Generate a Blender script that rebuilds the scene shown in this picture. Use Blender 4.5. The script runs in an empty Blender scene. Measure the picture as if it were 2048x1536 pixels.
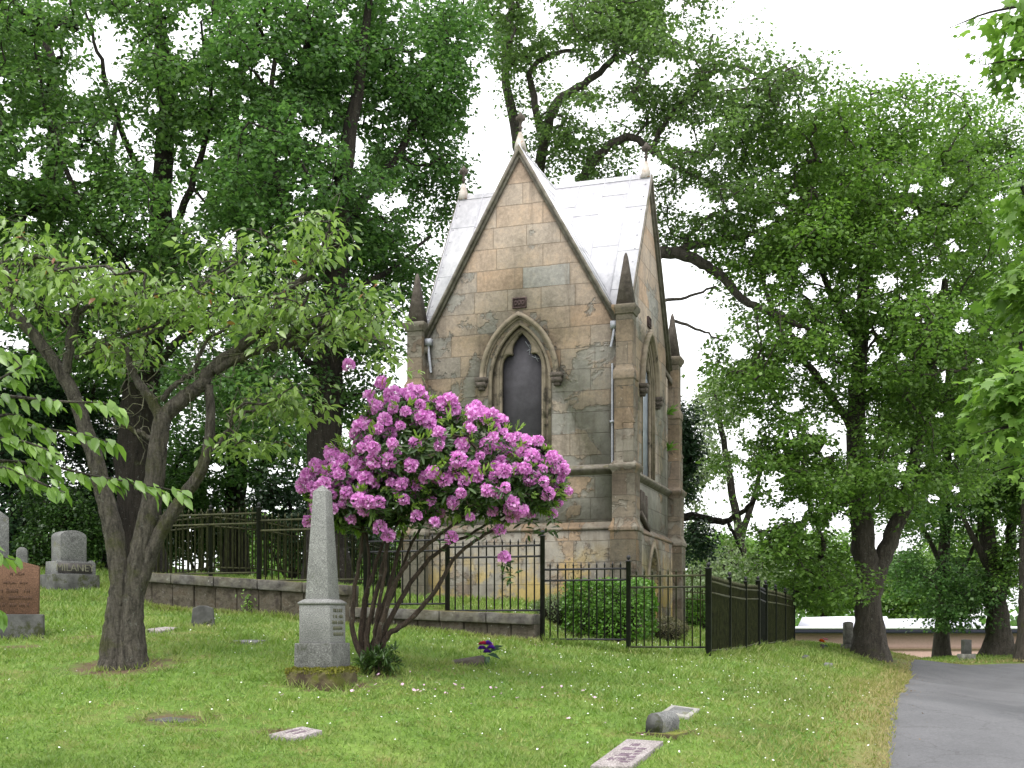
import bpy, math, random
import numpy as np
from mathutils import Vector, Matrix
from mathutils.geometry import tessellate_polygon

# ------------------------------------------------------------------ camera, sky, sun, exposure
S = bpy.context.scene
COL = S.collection
F, HZ, EYE = 2400.0, 1250.0, 1.6          # focal length and horizon row in photo pixels, eye height in metres
cam = bpy.data.objects.new('camera', bpy.data.cameras.new('camera'))
COL.objects.link(cam)
cam.location = (0, 0, EYE)
cam.rotation_euler = (math.radians(90), 0, 0)
cam.data.sensor_width = 36
cam.data.lens = 36 * F / 2048
cam.data.shift_y = (HZ - 768) / 2048
cam.data.clip_end = 2000
S.camera = cam

SUN_EL, SUN_AZ = math.radians(66), math.radians(205)      # azimuth clockwise from +Y
W = bpy.data.worlds.new("World"); S.world = W; W.use_nodes = True
nt = W.node_tree
for n in list(nt.nodes): nt.nodes.remove(n)
wo = nt.nodes.new('ShaderNodeOutputWorld'); bg = nt.nodes.new('ShaderNodeBackground')
sky = nt.nodes.new('ShaderNodeTexSky'); sky.sky_type = 'NISHITA'; sky.sun_disc = False
sky.sun_elevation = SUN_EL; sky.sun_rotation = SUN_AZ
sky.air_density = 1.0; sky.dust_density = 4.0; sky.ozone_density = 1.0
hs = nt.nodes.new('ShaderNodeHueSaturation'); hs.inputs['Saturation'].default_value = 0.12
mx = nt.nodes.new('ShaderNodeMix'); mx.data_type = 'RGBA'; mx.inputs[0].default_value = 0.6
mx.inputs[7].default_value = (9.6, 9.7, 9.9, 1)               # even white cloud cover
nt.links.new(sky.outputs[0], hs.inputs['Color']); nt.links.new(hs.outputs[0], mx.inputs[6])
nt.links.new(mx.outputs[2], bg.inputs[0]); nt.links.new(bg.outputs[0], wo.inputs[0])
bg.inputs[1].default_value = 0.14
sun = bpy.data.objects.new('sun', bpy.data.lights.new('sun', 'SUN')); COL.objects.link(sun)
sun.data.energy = 1.25; sun.data.angle = math.radians(30); sun.data.color = (1, .965, .91)
sd = Vector((math.sin(SUN_AZ) * math.cos(SUN_EL), math.cos(SUN_AZ) * math.cos(SUN_EL), math.sin(SUN_EL)))
sun.rotation_euler = sd.to_track_quat('Z', 'Y').to_euler()
S.view_settings.view_transform = 'Standard'; S.view_settings.look = 'None'
S.view_settings.exposure = 1.08; S.view_settings.gamma = 1
S.render.engine = 'CYCLES'
S.cycles.max_bounces = 8; S.cycles.diffuse_bounces = 4; S.cycles.transmission_bounces = 4
S.cycles.glossy_bounces = 2; S.cycles.transparent_max_bounces = 4

RNG = np.random.default_rng(7)
random.seed(7)

# ------------------------------------------------------------------ helpers
def P(px, py, Y):
    return np.array([(px - 1024) / F * Y, Y, EYE + (HZ - py) / F * Y])

def link(o, parent=None):
    COL.objects.link(o)
    if parent is not None: o.parent = parent
    return o

def tag(o, label=None, cat=None, group=None, kind=None):
    if label: o['label'] = label
    if cat: o['category'] = cat
    if group: o['group'] = group
    if kind: o['kind'] = kind
    return o

def empty(name, loc, rz=0, label=None, cat=None, group=None):
    o = bpy.data.objects.new(name, None); o.empty_display_size = .2
    o.location = loc; o.rotation_euler = (0, 0, rz)
    link(o)
    return tag(o, label, cat, group)

def np_mesh(name, v, sizes, idx, mats, mi=None, smooth=False):
    me = bpy.data.meshes.new(name)
    v = np.asarray(v, np.float32).reshape(-1, 3); idx = np.asarray(idx, np.int32).ravel()
    sizes = np.asarray(sizes, np.int32)
    me.vertices.add(len(v)); me.vertices.foreach_set('co', v.ravel())
    me.loops.add(len(idx)); me.loops.foreach_set('vertex_index', idx)
    me.polygons.add(len(sizes))
    st = np.zeros(len(sizes), np.int32); st[1:] = np.cumsum(sizes)[:-1]
    me.polygons.foreach_set('loop_start', st)
    if mi is not None: me.polygons.foreach_set('material_index', np.asarray(mi, np.int32))
    if smooth: me.polygons.foreach_set('use_smooth', np.ones(len(sizes), bool))
    for m in (mats if isinstance(mats, (list, tuple)) else [mats]): me.materials.append(m)
    me.update(calc_edges=True)
    me.validate()
    return me

class MB:
    """collects geometry, then links it as ONE mesh object"""
    def __init__(s): s.v = []; s.sz = []; s.ix = []; s.mi = []; s.n = 0
    def add(s, v, faces, mi=0):
        v = np.asarray(v, float).reshape(-1, 3); s.v.append(v)
        for f in faces:
            s.sz.append(len(f)); s.ix.extend([i + s.n for i in f]); s.mi.append(mi)
        s.n += len(v); return s
    def addq(s, v, faces, mi=0):           # faces as an (n,k) array
        v = np.asarray(v, float).reshape(-1, 3); f = np.asarray(faces, int); s.v.append(v)
        s.sz.extend([f.shape[1]] * len(f)); s.ix.extend((f + s.n).ravel().tolist()); s.mi.extend([mi] * len(f))
        s.n += len(v); return s
    def box(s, x0, x1, y0, y1, z0, z1, mi=0, taper=0.0):
        t = taper
        v = [(x0, y0, z0), (x1, y0, z0), (x1, y1, z0), (x0, y1, z0),
             (x0 + t, y0 + t, z1), (x1 - t, y0 + t, z1), (x1 - t, y1 - t, z1), (x0 + t, y1 - t, z1)]
        return s.add(v, [(3, 2, 1, 0), (4, 5, 6, 7), (0, 1, 5, 4), (1, 2, 6, 5), (2, 3, 7, 6), (3, 0, 4, 7)], mi)
    def loft(s, cx, cy, rings, mi=0, sides=4, rot=math.pi / 4, sq=True):
        """stack of regular rings [(z, half size)], closed"""
        v = []; k = math.sqrt(2) if (sq and sides == 4) else 1
        for z, r in rings:
            for i in range(sides):
                a = rot + i * 2 * math.pi / sides
                v.append((cx + math.cos(a) * r * k, cy + math.sin(a) * r * k, z))
        f = []
        for j in range(len(rings) - 1):
            for i in range(sides):
                a, b = j * sides + i, j * sides + (i + 1) % sides
                f.append((a, b, b + sides, a + sides))
        f.append(tuple(range(sides))[::-1]); m = (len(rings) - 1) * sides
        f.append(tuple(range(m, m + sides)))
        return s.add(v, f, mi)
    def tube(s, pts, rad, sides=6, mi=0, rough=0.0, seed=0, flare=0):
        v, f = tube_arrays(pts, rad, sides, rough, seed)
        return s.addq(v, f, mi)
    def plate(s, outer, holes=(), fn=None, d=.1, mi=0):
        """flat plate in (u,w) with holes, front at depth 0, back at depth d; fn maps (u,w,depth) to xyz"""
        loops = [list(outer)] + [list(h) for h in holes]
        tri = tessellate_polygon([[Vector((a, b, 0)) for a, b in l] for l in loops])
        flat = [p for l in loops for p in l]; n = len(flat)
        v = [fn(a, b, 0) for a, b in flat] + [fn(a, b, d) for a, b in flat]
        f = [tuple(t) for t in tri] + [tuple(i + n for i in t[::-1]) for t in tri]
        o = 0
        for l in loops:
            for i in range(len(l)):
                a, b = o + i, o + (i + 1) % len(l)
                f.append((a, b, b + n, a + n))
            o += len(l)
        return s.add(v, f, mi)
    def build(s, name, mats, parent=None, smooth=False, bevel=0, fix=True):
        me = np_mesh(name, np.concatenate(s.v), s.sz, s.ix, mats, s.mi, smooth)
        if fix:
            import bmesh
            b = bmesh.new(); b.from_mesh(me); bmesh.ops.recalc_face_normals(b, faces=b.faces)
            b.to_mesh(me); b.free()
        o = bpy.data.objects.new(name, me); link(o, parent)
        if bevel:
            m = o.modifiers.new('bevel', 'BEVEL'); m.width = bevel; m.segments = 2; m.limit_method = 'ANGLE'
            m.angle_limit = math.radians(40)
        return o

def catmull(pts, n):
    pts = np.asarray(pts, float)
    if len(pts) < 3 or n <= 1: return pts
    q = np.vstack([2 * pts[0] - pts[1], pts, 2 * pts[-1] - pts[-2]])
    out = []
    for i in range(1, len(q) - 2):
        for t in np.linspace(0, 1, n, endpoint=False):
            a, b, c, d = q[i - 1], q[i], q[i + 1], q[i + 2]
            out.append(.5 * (2 * b + (c - a) * t + (2 * a - 5 * b + 4 * c - d) * t * t + (-a + 3 * b - 3 * c + d) * t ** 3))
    out.append(pts[-1]); return np.array(out)

def tube_arrays(pts, rad, sides=6, rough=0.0, seed=0):
    pts = np.asarray(pts, float); n = len(pts)
    rad = np.broadcast_to(np.asarray(rad, float), (n,))
    t = np.gradient(pts, axis=0); t /= np.linalg.norm(t, axis=1, keepdims=True) + 1e-9
    ref = np.array([0, 1., 0]) if abs(t[0][1]) < .9 else np.array([1., 0, 0])
    u = np.cross(t, ref); u /= np.linalg.norm(u, axis=1, keepdims=True) + 1e-9
    w = np.cross(t, u)
    a = np.arange(sides) * 2 * np.pi / sides
    R = rad[:, None] * np.ones(sides)
    if rough:
        r = np.random.default_rng(seed)
        g = r.normal(0, 1, sides)[None] * .6 + np.cumsum(r.normal(0, .25, (n, sides)), axis=0) * .5 + r.normal(0, .45, (n, sides))
        R = R * (1 + rough * np.clip(g, -2, 2))
    v = pts[:, None] + R[..., None] * (np.cos(a)[None, :, None] * u[:, None] + np.sin(a)[None, :, None] * w[:, None])
    i = np.arange(n - 1)[:, None] * sides; k = np.arange(sides)[None]; k2 = (k + 1) % sides
    f = np.stack([i + k, i + k2, i + k2 + sides, i + k + sides], -1).reshape(-1, 4)
    return v.reshape(-1, 3), f

# ---------------- node helpers
def newmat(name):
    m = bpy.data.materials.new(name); m.use_nodes = True
    t = m.node_tree; b = t.nodes['Principled BSDF']; b.inputs['Roughness'].default_value = .85
    b.inputs['Specular IOR Level'].default_value = .3
    return m, t, b, t.nodes['Material Output']

def N(t, typ, **kw):
    n = t.nodes.new('ShaderNode' + typ)
    for k, v in kw.items():
        if k.startswith('i_'):
            key = k[2:].replace('_', ' ')
            n.inputs[key].default_value = v
        else: setattr(n, k, v)
    return n

def ramp(t, fac, stops, interp='LINEAR'):
    r = t.nodes.new('ShaderNodeValToRGB'); e = r.color_ramp.elements; r.color_ramp.interpolation = interp
    while len(e) > 1: e.remove(e[-1])
    e[0].position = stops[0][0]; e[0].color = (*stops[0][1], 1) if not np.isscalar(stops[0][1]) else (*(stops[0][1],) * 3, 1)
    for p, c in stops[1:]:
        x = e.new(p); x.color = (*c, 1) if not np.isscalar(c) else (c, c, c, 1)
    t.links.new(fac, r.inputs[0]); return r.outputs[0]

def mixc(t, fac, a, b, mode='MIX'):
    m = t.nodes.new('ShaderNodeMix'); m.data_type = 'RGBA'; m.blend_type = mode
    for val, s in ((fac, 0), (a, 6), (b, 7)):
        if isinstance(val, bpy.types.NodeSocket): t.links.new(val, m.inputs[s])
        elif np.isscalar(val): m.inputs[s].default_value = val
        else: m.inputs[s].default_value = (*val, 1)
    return m.outputs[2]

def mth(t, op, a, b=None, clamp=False):
    m = t.nodes.new('ShaderNodeMath'); m.operation = op; m.use_clamp = clamp
    for i, val in enumerate((a, b)):
        if val is None: continue
        if isinstance(val, bpy.types.NodeSocket): t.links.new(val, m.inputs[i])
        else: m.inputs[i].default_value = val
    return m.outputs[0]

def noise(t, co, scale, detail=5, rough=.6, dist=0):
    n = N(t, 'TexNoise', i_Scale=scale, i_Detail=detail, i_Roughness=rough, i_Distortion=dist)
    if co is not None: t.links.new(co, n.inputs['Vector'])
    return n.outputs[0]

def bump(t, b, h, strength=.5, dist=.02):
    n = N(t, 'Bump', i_Strength=strength, i_Distance=dist)
    t.links.new(h, n.inputs['Height']); t.links.new(n.outputs[0], b.inputs['Normal'])

def stone(name, stops, scale=3, patch=None, speck=0, bmp=.4, rough=.9, moss=None, bscale=14):
    m, t, b, o = newmat(name)
    co = N(t, 'TexCoord').outputs['Object']
    c = ramp(t, noise(t, co, scale, 8, .65), stops)
    if speck:
        s = noise(t, co, speck, 3, .7)
        c = mixc(t, .75, c, ramp(t, s, [(.32, .25), (.46, .8), (.56, 1.1), (.68, 1.9)]), 'MULTIPLY')
    if patch:
        f = ramp(t, noise(t, co, patch[1], 6, .7), [(patch[2], 0.), (patch[2] + .08, 1.)])
        c = mixc(t, f, c, patch[0])
    if moss:
        g = N(t, 'NewGeometry'); sp = N(t, 'SeparateXYZ'); t.links.new(g.outputs['Normal'], sp.inputs[0])
        f = mth(t, 'MULTIPLY', mth(t, 'MAXIMUM', sp.outputs[2], .25), ramp(t, noise(t, co, moss[1], 6, .7), [(moss[2], 0.), (moss[2] + .12, 1.)]), True)
        c = mixc(t, f, c, moss[0])
    t.links.new(c, b.inputs['Base Color']); b.inputs['Roughness'].default_value = rough
    bump(t, b, noise(t, co, bscale, 8, .7), bmp, .03)
    return m

def leafmat(name, c0, c1, trans=.35, rough=.45, accent=None):
    m, t, b, o = newmat(name)
    g = N(t, 'NewGeometry')
    stops = [(0., c0), (1., c1)]
    if accent: stops = [(0., c0), (accent[0], c1), (accent[0] + .001, accent[1])]
    c = ramp(t, g.outputs['Random Per Island'], stops)
    co = N(t, 'TexCoord').outputs['Object']
    big = ramp(t, noise(t, co, .45, 3, .6), [(.3, .7), (.7, 1.25)])
    c = mixc(t, .8, c, big, 'MULTIPLY')
    t.links.new(c, b.inputs['Base Color']); b.inputs['Roughness'].default_value = rough
    b.inputs['Specular IOR Level'].default_value = .5
    tr = N(t, 'BsdfTranslucent')
    t.links.new(mixc(t, .6, c, (1.15, 1.35, .6), 'MULTIPLY'), tr.inputs[0])
    mxs = N(t, 'MixShader'); mxs.inputs[0].default_value = trans
    t.links.new(b.outputs[0], mxs.inputs[1]); t.links.new(tr.outputs[0], mxs.inputs[2])
    t.links.new(mxs.outputs[0], o.inputs[0])
    return m

def plain(name, c, rough=.6, metal=0, var=.15, scale=8, spec=.4):
    m, t, b, o = newmat(name)
    co = N(t, 'TexCoord').outputs['Object']
    v = ramp(t, noise(t, co, scale, 6, .65), [(.3, tuple(x * (1 - var * 2) for x in c)), (.7, tuple(min(1, x * (1 + var)) for x in c))])
    t.links.new(v, b.inputs['Base Color']); b.inputs['Roughness'].default_value = rough; b.inputs['Metallic'].default_value = metal
    b.inputs['Specular IOR Level'].default_value = spec
    bump(t, b, noise(t, co, scale * 4, 4), .15, .01)
    return m

def bark(name, c0, c1, moss=(.06, .07, .015), mossy=.6, vs=7, bmp=.9):
    m, t, b, o = newmat(name)
    co = N(t, 'TexCoord').outputs['Object']
    mp = N(t, 'Mapping'); mp.inputs['Scale'].default_value = (vs, vs, vs * .22); t.links.new(co, mp.inputs[0])
    n1 = noise(t, mp.outputs[0], 1.5, 8, .7, .6)
    c = ramp(t, n1, [(.3, c0), (.55, c1), (.75, tuple(x * 1.5 for x in c1))])
    f = ramp(t, noise(t, co, 1.6, 6, .7), [(mossy, 0.), (mossy + .12, .8)])
    c = mixc(t, f, c, moss)
    w = ramp(t, noise(t, co, 9, 6, .75), [(.60, 0.), (.67, .75)])
    c = mixc(t, w, c, (.17, .175, .15))
    c = mixc(t, .7, c, ramp(t, noise(t, co, 34, 5, .8), [(.32, .45), (.5, 1.), (.7, 1.6)]), 'MULTIPLY')
    t.links.new(c, b.inputs['Base Color']); b.inputs['Roughness'].default_value = .95
    bump(t, b, mth(t, 'ADD', n1, mth(t, 'MULTIPLY', noise(t, co, 26, 6, .75), .35)), bmp, .11)
    return m

# ------------------------------------------------------------------ enclosure frame (fence lines run parallel to the mausoleum)
TH = math.atan(796 / F)
A = np.array([math.cos(TH), -math.sin(TH)])        # to the right along the front
B = np.array([math.sin(TH), math.cos(TH)])         # away from the camera
C1 = np.array([3.44, 21.0])                        # near right corner of the fence
def s_of(px):                                      # distance left of the corner along the front fence at a photo column
    k = (px - 1024) / F
    return (C1[0] - k * C1[1]) / (A[0] + k * -A[1])
def front(s, q=0): return C1 - A * s + B * q

# ------------------------------------------------------------------ terrain
def cp(px, py, Y): p = P(px, py, Y); return tuple(p)
CPS = [(0, -10, -.1), (0, 0, 0), (0, 8, .0), (-6, 5, .1), (8, 5, -.05), (-14, 8, .7),
       cp(1260, 1536, 12.4), cp(1300, 1450, 14.0), cp(1250, 1400, 15.6), cp(700, 1536, 11.8), cp(700, 1450, 13.2), cp(0, 1536, 11.2), cp(0, 1400, 14.2), cp(1600, 1450, 15.0), cp(645, 1372, 15), cp(245, 1330, 16), cp(35, 1280, 19),
       cp(125, 1178, 27.5), cp(405, 1250, 20.5), cp(300, 1215, 24.5), cp(520, 1237, 23.6), cp(800, 1262, 22.6), cp(1075, 1285, 22.0), cp(1257, 1305, 21.45),
       cp(1417, 1318, 21), cp(1500, 1306, 26.4), cp(1588, 1292, 36.5), cp(1735, 1312, 38), cp(1640, 1300, 36), cp(1600, 1288, 44),
       (4.14, 13.4, 0), (8.2, 25.6, 0), (15.3, 45, .13), (9, 13, -.05), (14, 25, -.05), (24, 44, .1), (14, 8, 0), (11.5, 35, .08),
       cp(2000, 1311, 50), (20, 60, -.6), (8, 62, -.8), (40, 50, -.3), (40, 20, -.2),
       (-12, 33, 3.2), (-22, 45, 3.8), (-9, 38, 3.1), (-4, 33, 2.5), (-10, 58, 2.0), (-30, 30, 4), (3, 32, 1.75), (0, 41, 1.9), (4.2, 27, 1.3),
       (5.6, 35, 1.25), (6.8, 45, .35), (-25, 15, 2.5)]
CPS += [(*(C1 + B * t), 1.0) for t in (3, 6, 9, 12, 15)]
CPS = np.array(CPS)
def _phi(d2): return np.sqrt(d2 + 4.0)
def _fit():
    X = CPS[:, :2]; n = len(X)
    M = _phi(((X[:, None] - X[None]) ** 2).sum(-1))
    Q = np.hstack([np.ones((n, 1)), X])
    Am = np.block([[M - np.eye(n) * .02, Q], [Q.T, np.zeros((3, 3))]])
    return np.linalg.solve(Am, np.concatenate([CPS[:, 2], np.zeros(3)]))
CO = _fit()
def sst(x, a, b):
    t = np.clip((x - a) / (b - a), 0, 1); return t * t * (3 - 2 * t)
ROAD_L = np.array([(-2, 1), (1.2, 5), (4.14, 13.4), (6.2, 19.5), (8.2, 25.6), (10.2, 31), (12.4, 37.5), (14.6, 43.2), (15.8, 45.2), (17.6, 46.2), (20.5, 46.0), (25, 44.6), (40, 40)], float)
ROAD_R = np.array([(4, -4), (6, 3), (9.2, 12.2), (11.2, 18), (13.2, 23.6), (15, 28), (17, 33), (19, 36), (21, 37.5), (23, 38), (26, 37.8), (30, 36.5), (42, 33)], float)
RL, RR = catmull(ROAD_L, 6), catmull(ROAD_R, 6)
ROADPOLY = np.vstack([RL, RR[::-1]])
def in_road(x, y):
    x, y = np.asarray(x, float), np.asarray(y, float); c = np.zeros(x.shape, bool); p = ROADPOLY; j = len(p) - 1
    for i in range(len(p)):
        with np.errstate(divide='ignore', invalid='ignore'):
            c ^= ((p[i, 1] > y) != (p[j, 1] > y)) & (x < (p[j, 0] - p[i, 0]) * (y - p[i, 1]) / (p[j, 1] - p[i, 1] + 1e-12) + p[i, 0])
        j = i
    return c
def road_dist(x, y):
    x = np.asarray(x, float); d = np.full(x.shape, 1e9)
    for i in range(len(RL) - 1):
        a, b = RL[i], RL[i + 1]; e = b - a; L = (e * e).sum()
        t = np.clip(((x - a[0]) * e[0] + (y - a[1]) * e[1]) / L, 0, 1)
        d = np.minimum(d, np.hypot(x - a[0] - t * e[0], y - a[1] - t * e[1]))
    return d
def gh(x, y):
    x = np.asarray(x, float); y = np.asarray(y, float); sh = x.shape; xf, yf = x.ravel(), y.ravel()
    out = np.empty(len(xf))
    for i in range(0, len(xf), 40000):
        X, Y = xf[i:i + 40000], yf[i:i + 40000]
        Xc, Yc = np.clip(X, -60, 60), np.clip(Y, -20, 75)
        d2 = (Xc[:, None] - CPS[None, :, 0]) ** 2 + (Yc[:, None] - CPS[None, :, 1]) ** 2
        out[i:i + 40000] = _phi(d2) @ CO[:-3] + CO[-3] + CO[-2] * Xc + CO[-1] * Yc
    h = out
    far = sst(np.hypot(xf, np.maximum(yf - 20, 0)), 34, 75)
    h = h * (1 - far) + (-2.2) * far
    dx, dy = xf - C1[0], yf - C1[1]                # the raised lawn behind the retaining wall
    s = -(dx * A[0] + dy * A[1]); q = dx * B[0] + dy * B[1]
    h = h + .42 * sst(s, 2.6, 3.8) * (1 - sst(s, 11.3, 11.9)) * sst(q, .05, .35) * (1 - sst(q, 3, 9))
    h = h + .025 * np.sin(xf * 1.7 + 1) * np.sin(yf * 1.3) + .012 * np.sin(xf * 4.1) * np.sin(yf * 3.7 + 2)
    return h.reshape(sh)
def g1(x, y): return float(gh(np.array([x]), np.array([y]))[0])
def gp(px, py, y0=8., y1=60.):
    """ground point seen at a photo pixel"""
    ys = np.linspace(y0, y1, 1600); xs = (px - 1024) / F * ys
    d = EYE + (HZ - py) / F * ys - gh(xs, ys)
    i = np.argmax(d < 0) if (d < 0).any() else len(ys) - 1
    return np.array([xs[i], ys[i], g1(xs[i], ys[i])])

# ------------------------------------------------------------------ materials
M = {}
M['maple'] = leafmat('maple_leaf', (0.0562, 0.127, 0.0346), (0.146, 0.254, 0.0702), .5)
M['maple2'] = leafmat('dark_leaf', (0.0512, 0.122, 0.0342), (0.128, 0.238, 0.0671), .47)
M['oak'] = leafmat('oak_leaf', (.075, .135, .040), (.16, .25, .08), .5)
M['lime'] = leafmat('lime_leaf', (.070, .145, .026), (.165, .275, .055), .5)
M['fresh'] = leafmat('fresh_leaf', (.10, .20, .035), (.20, .33, .06), .42)
M['cherry'] = leafmat('cherry_leaf', (.11, .19, .045), (.25, .36, .10), .45, .28, (.993, (.30, .11, .05)))
M['near'] = leafmat('near_cherry_leaf', (.12, .22, .04), (.21, .34, .07), .42, .32)
M['birch'] = leafmat('birch_leaf', (.12, .17, .08), (.20, .26, .12), .4)
M['yew'] = leafmat('yew_leaf', (0.0168, 0.049, 0.0196), (0.0392, 0.084, 0.0308), .15)
M['laurel'] = leafmat('laurel_leaf', (0.024, 0.06, 0.0144), (0.072, 0.144, 0.03), .25, .35)
M['box'] = leafmat('box_leaf', (.06, .15, .02), (.13, .27, .03), .35)
M['heath'] = leafmat('heath_leaf', (.07, .07, .03), (.13, .12, .05), .25)
M['rholeaf'] = leafmat('rhododendron_leaf', (.025, .055, .015), (.07, .13, .03), .25, .35)
M['rhonew'] = leafmat('rhododendron_new_leaf', (.14, .25, .04), (.24, .36, .06), .4)
M['grass'] = leafmat('grass_blade', (.115, .205, .034), (.215, .32, .066), .38, .6)
def _grass_patches():
    t = M['grass'].node_tree; b = t.nodes['Principled BSDF']; co = N(t, 'TexCoord').outputs['Object']
    old = b.inputs['Base Color'].links[0].from_socket
    f = ramp(t, noise(t, co, .9, 6, .7), [(.47, 0.), (.68, .75)])
    c = mixc(t, f, old, (.30, .27, .10))
    f = ramp(t, noise(t, co, 2.3, 4, .7), [(.52, 0.), (.64, .55)])
    c = mixc(t, f, c, (.085, .19, .03))
    c = mixc(t, N(t, 'Attribute', attribute_name='dry').outputs['Fac'], c, (.33, .25, .11))
    for l in list(old.links):
        l.to_socket; to = l.to_socket
        if to.node.name.startswith(('Principled',)): t.links.new(c, to)
_grass_patches()
M['limebark'] = bark('grey_brown_bark', (.024, .020, .016), (.075, .064, .052), mossy=.6)
M['bark'] = bark('dark_bark', (.011, .009, .007), (.036, .030, .024), mossy=.62)
M['oakbark'] = bark('oak_bark', (.03, .026, .022), (.085, .075, .062), mossy=.6)
M['cherrybark'] = bark('cherry_bark', (.012, .010, .008), (.105, .093, .075), moss=(.06, .065, .016), mossy=.52, vs=13, bmp=1.)
M['rhobark'] = bark('rhododendron_bark', (.016, .011, .008), (.055, .040, .029), mossy=.66, vs=16, bmp=.5)
M['twig'] = bark('lichen_twig', (.05, .045, .035), (.14, .13, .10), moss=(.12, .13, .06), mossy=.5, vs=20, bmp=.3)

def petalmat():
    m, t, b, o = newmat('rhododendron_petal')
    g = N(t, 'NewGeometry')
    c = ramp(t, g.outputs['Random Per Island'], [(0., (.64, .19, .57)), (.6, (.80, .34, .74)), (1., (.92, .56, .88))])
    t.links.new(c, b.inputs['Base Color']); b.inputs['Roughness'].default_value = .6
    tr = N(t, 'BsdfTranslucent'); t.links.new(c, tr.inputs[0])
    s = N(t, 'MixShader'); s.inputs[0].default_value = .35
    t.links.new(b.outputs[0], s.inputs[1]); t.links.new(tr.outputs[0], s.inputs[2]); t.links.new(s.outputs[0], o.inputs[0])
    return m
M['petal'] = petalmat()

def ashlar(name, warm=True, low=False, spall_at=None, tone=None):
    m, t, b, o = newmat(name)
    tc = N(t, 'TexCoord'); co = tc.outputs['Object']
    sp = N(t, 'SeparateXYZ'); t.links.new(co, sp.inputs[0])
    ns = N(t, 'SeparateXYZ'); t.links.new(tc.outputs['Normal'], ns.inputs[0])
    side = mth(t, 'GREATER_THAN', mth(t, 'ABSOLUTE', ns.outputs[0]), .7)
    wob = mth(t, 'MULTIPLY', mth(t, 'SUBTRACT', noise(t, co, 1.3, 3), .5), .05)
    u = N(t, 'Mix'); t.links.new(side, u.inputs[0]); t.links.new(sp.outputs[0], u.inputs[2]); t.links.new(sp.outputs[1], u.inputs[3])
    cb = N(t, 'CombineXYZ'); t.links.new(mth(t, 'ADD', u.outputs[0], 13.13), cb.inputs[0]); t.links.new(mth(t, 'ADD', sp.outputs[2], wob), cb.inputs[1])
    br = N(t, 'TexBrick', offset=.43, squash=.72, squash_frequency=3, i_Scale=1.0)
    br.inputs['Color1'].default_value = (0, 0, 0, 1); br.inputs['Color2'].default_value = (1, 1, 1, 1); br.inputs['Mortar'].default_value = (.5, .5, .5, 1)
    br.inputs['Mortar Size'].default_value = .008; br.inputs['Mortar Smooth'].default_value = .3
    br.inputs['Brick Width'].default_value = 1.05; br.inputs['Row Height'].default_value = .455; br.inputs['Bias'].default_value = 0
    t.links.new(cb.outputs[0], br.inputs['Vector'])
    rnd = br.outputs['Color']; mor = br.outputs['Fac']
    if warm:
        c = ramp(t, rnd, [(0., (.210, .188, .160)), (.2, (.238, .200, .158)), (.45, (.268, .208, .150)), (.65, (.250, .215, .173)), (.84, (.262, .192, .132)), (.93, (.210, .203, .178)), (1., (.212, .206, .185))])
    else:
        c = ramp(t, rnd, [(0., (0.124, 0.105, 0.0868)), (.3, (0.186, 0.155, 0.124)), (.55, (0.161, 0.149, 0.124)), (.8, (0.211, 0.161, 0.112)), (1., (0.167, 0.161, 0.14))])
    # warm and grey drift within the blocks
    c = mixc(t, .85, c, ramp(t, noise(t, co, 2.6, 10, .74), [(.28, (.50, .49, .48)), (.5, (1, 1, 1)), (.72, (1.3, 1.2, 1.08))]), 'MULTIPLY')
    c = mixc(t, .6, c, ramp(t, noise(t, co, 17, 6, .8), [(.3, .55), (.5, 1.), (.72, 1.5)]), 'MULTIPLY')
    # faces that have scaled off to bare grey stone, more of them low down
    hgt = mth(t, 'MULTIPLY', mth(t, 'SUBTRACT', 6.8, sp.outputs[2]), .042 if warm else .02)
    pn = mth(t, 'ADD', mth(t, 'ADD', noise(t, co, 1.15, 9, .62, .25), hgt), mth(t, 'MULTIPLY', mth(t, 'SUBTRACT', rnd, .5), -.13))
    s0 = spall_at or (.575 if warm else .54)
    spall = ramp(t, pn, [(s0 - .01, 0.), (s0 + .008, .75), (s0 + .05, 1.)])
    grey = ramp(t, noise(t, co, 3.1, 8, .7), [(.3, (0.118, 0.114, 0.101)), (.55, (0.208, 0.205, 0.18)), (.75, (0.264, 0.256, 0.23))])
    c = mixc(t, mth(t, 'MULTIPLY', spall, .85), c, grey)
    # dark weather streaks and soot
    mp = N(t, 'Mapping'); mp.inputs['Scale'].default_value = (2.4, 2.4, .35); t.links.new(co, mp.inputs[0])
    st = ramp(t, noise(t, mp.outputs[0], 1.3, 7, .7), [(.54, 0.), (.72, .75)])
    c = mixc(t, st, c, (.085, .07, .055))
    # white lichen flecks, yellow lichen near the ground
    fl = ramp(t, noise(t, co, 9, 4, .7), [(.67, 0.), (.70, .7)])
    c = mixc(t, mth(t, 'MULTIPLY', fl, 0.55 if not warm else .25), c, (.55, .55, .50))
    if low:
        ye = mth(t, 'MULTIPLY', ramp(t, noise(t, co, 1.4, 6, .7), [(.46, 0.), (.56, 1.)]), ramp(t, mth(t, 'MULTIPLY', sp.outputs[2], .4), [(.35, 1.), (.75, 0.)]))
        c = mixc(t, mth(t, 'MULTIPLY', ye, .7), c, (.36, .27, .07))
    if tone: c = mixc(t, 1., c, tone, 'MULTIPLY')
    c = mixc(t, mth(t, 'MULTIPLY', mor, .42), c, (.085, .07, .052))
    t.links.new(c, b.inputs['Base Color']); b.inputs['Roughness'].default_value = .92
    h = mth(t, 'ADD', mth(t, 'MULTIPLY', mor, -1.1), mth(t, 'MULTIPLY', noise(t, co, 7, 9, .7), .7))
    h = mth(t, 'ADD', h, mth(t, 'MULTIPLY', spall, -.9))
    bump(t, b, h, .9, .035)
    return m
M['ashlar'] = ashlar('sandstone_ashlar')
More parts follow.
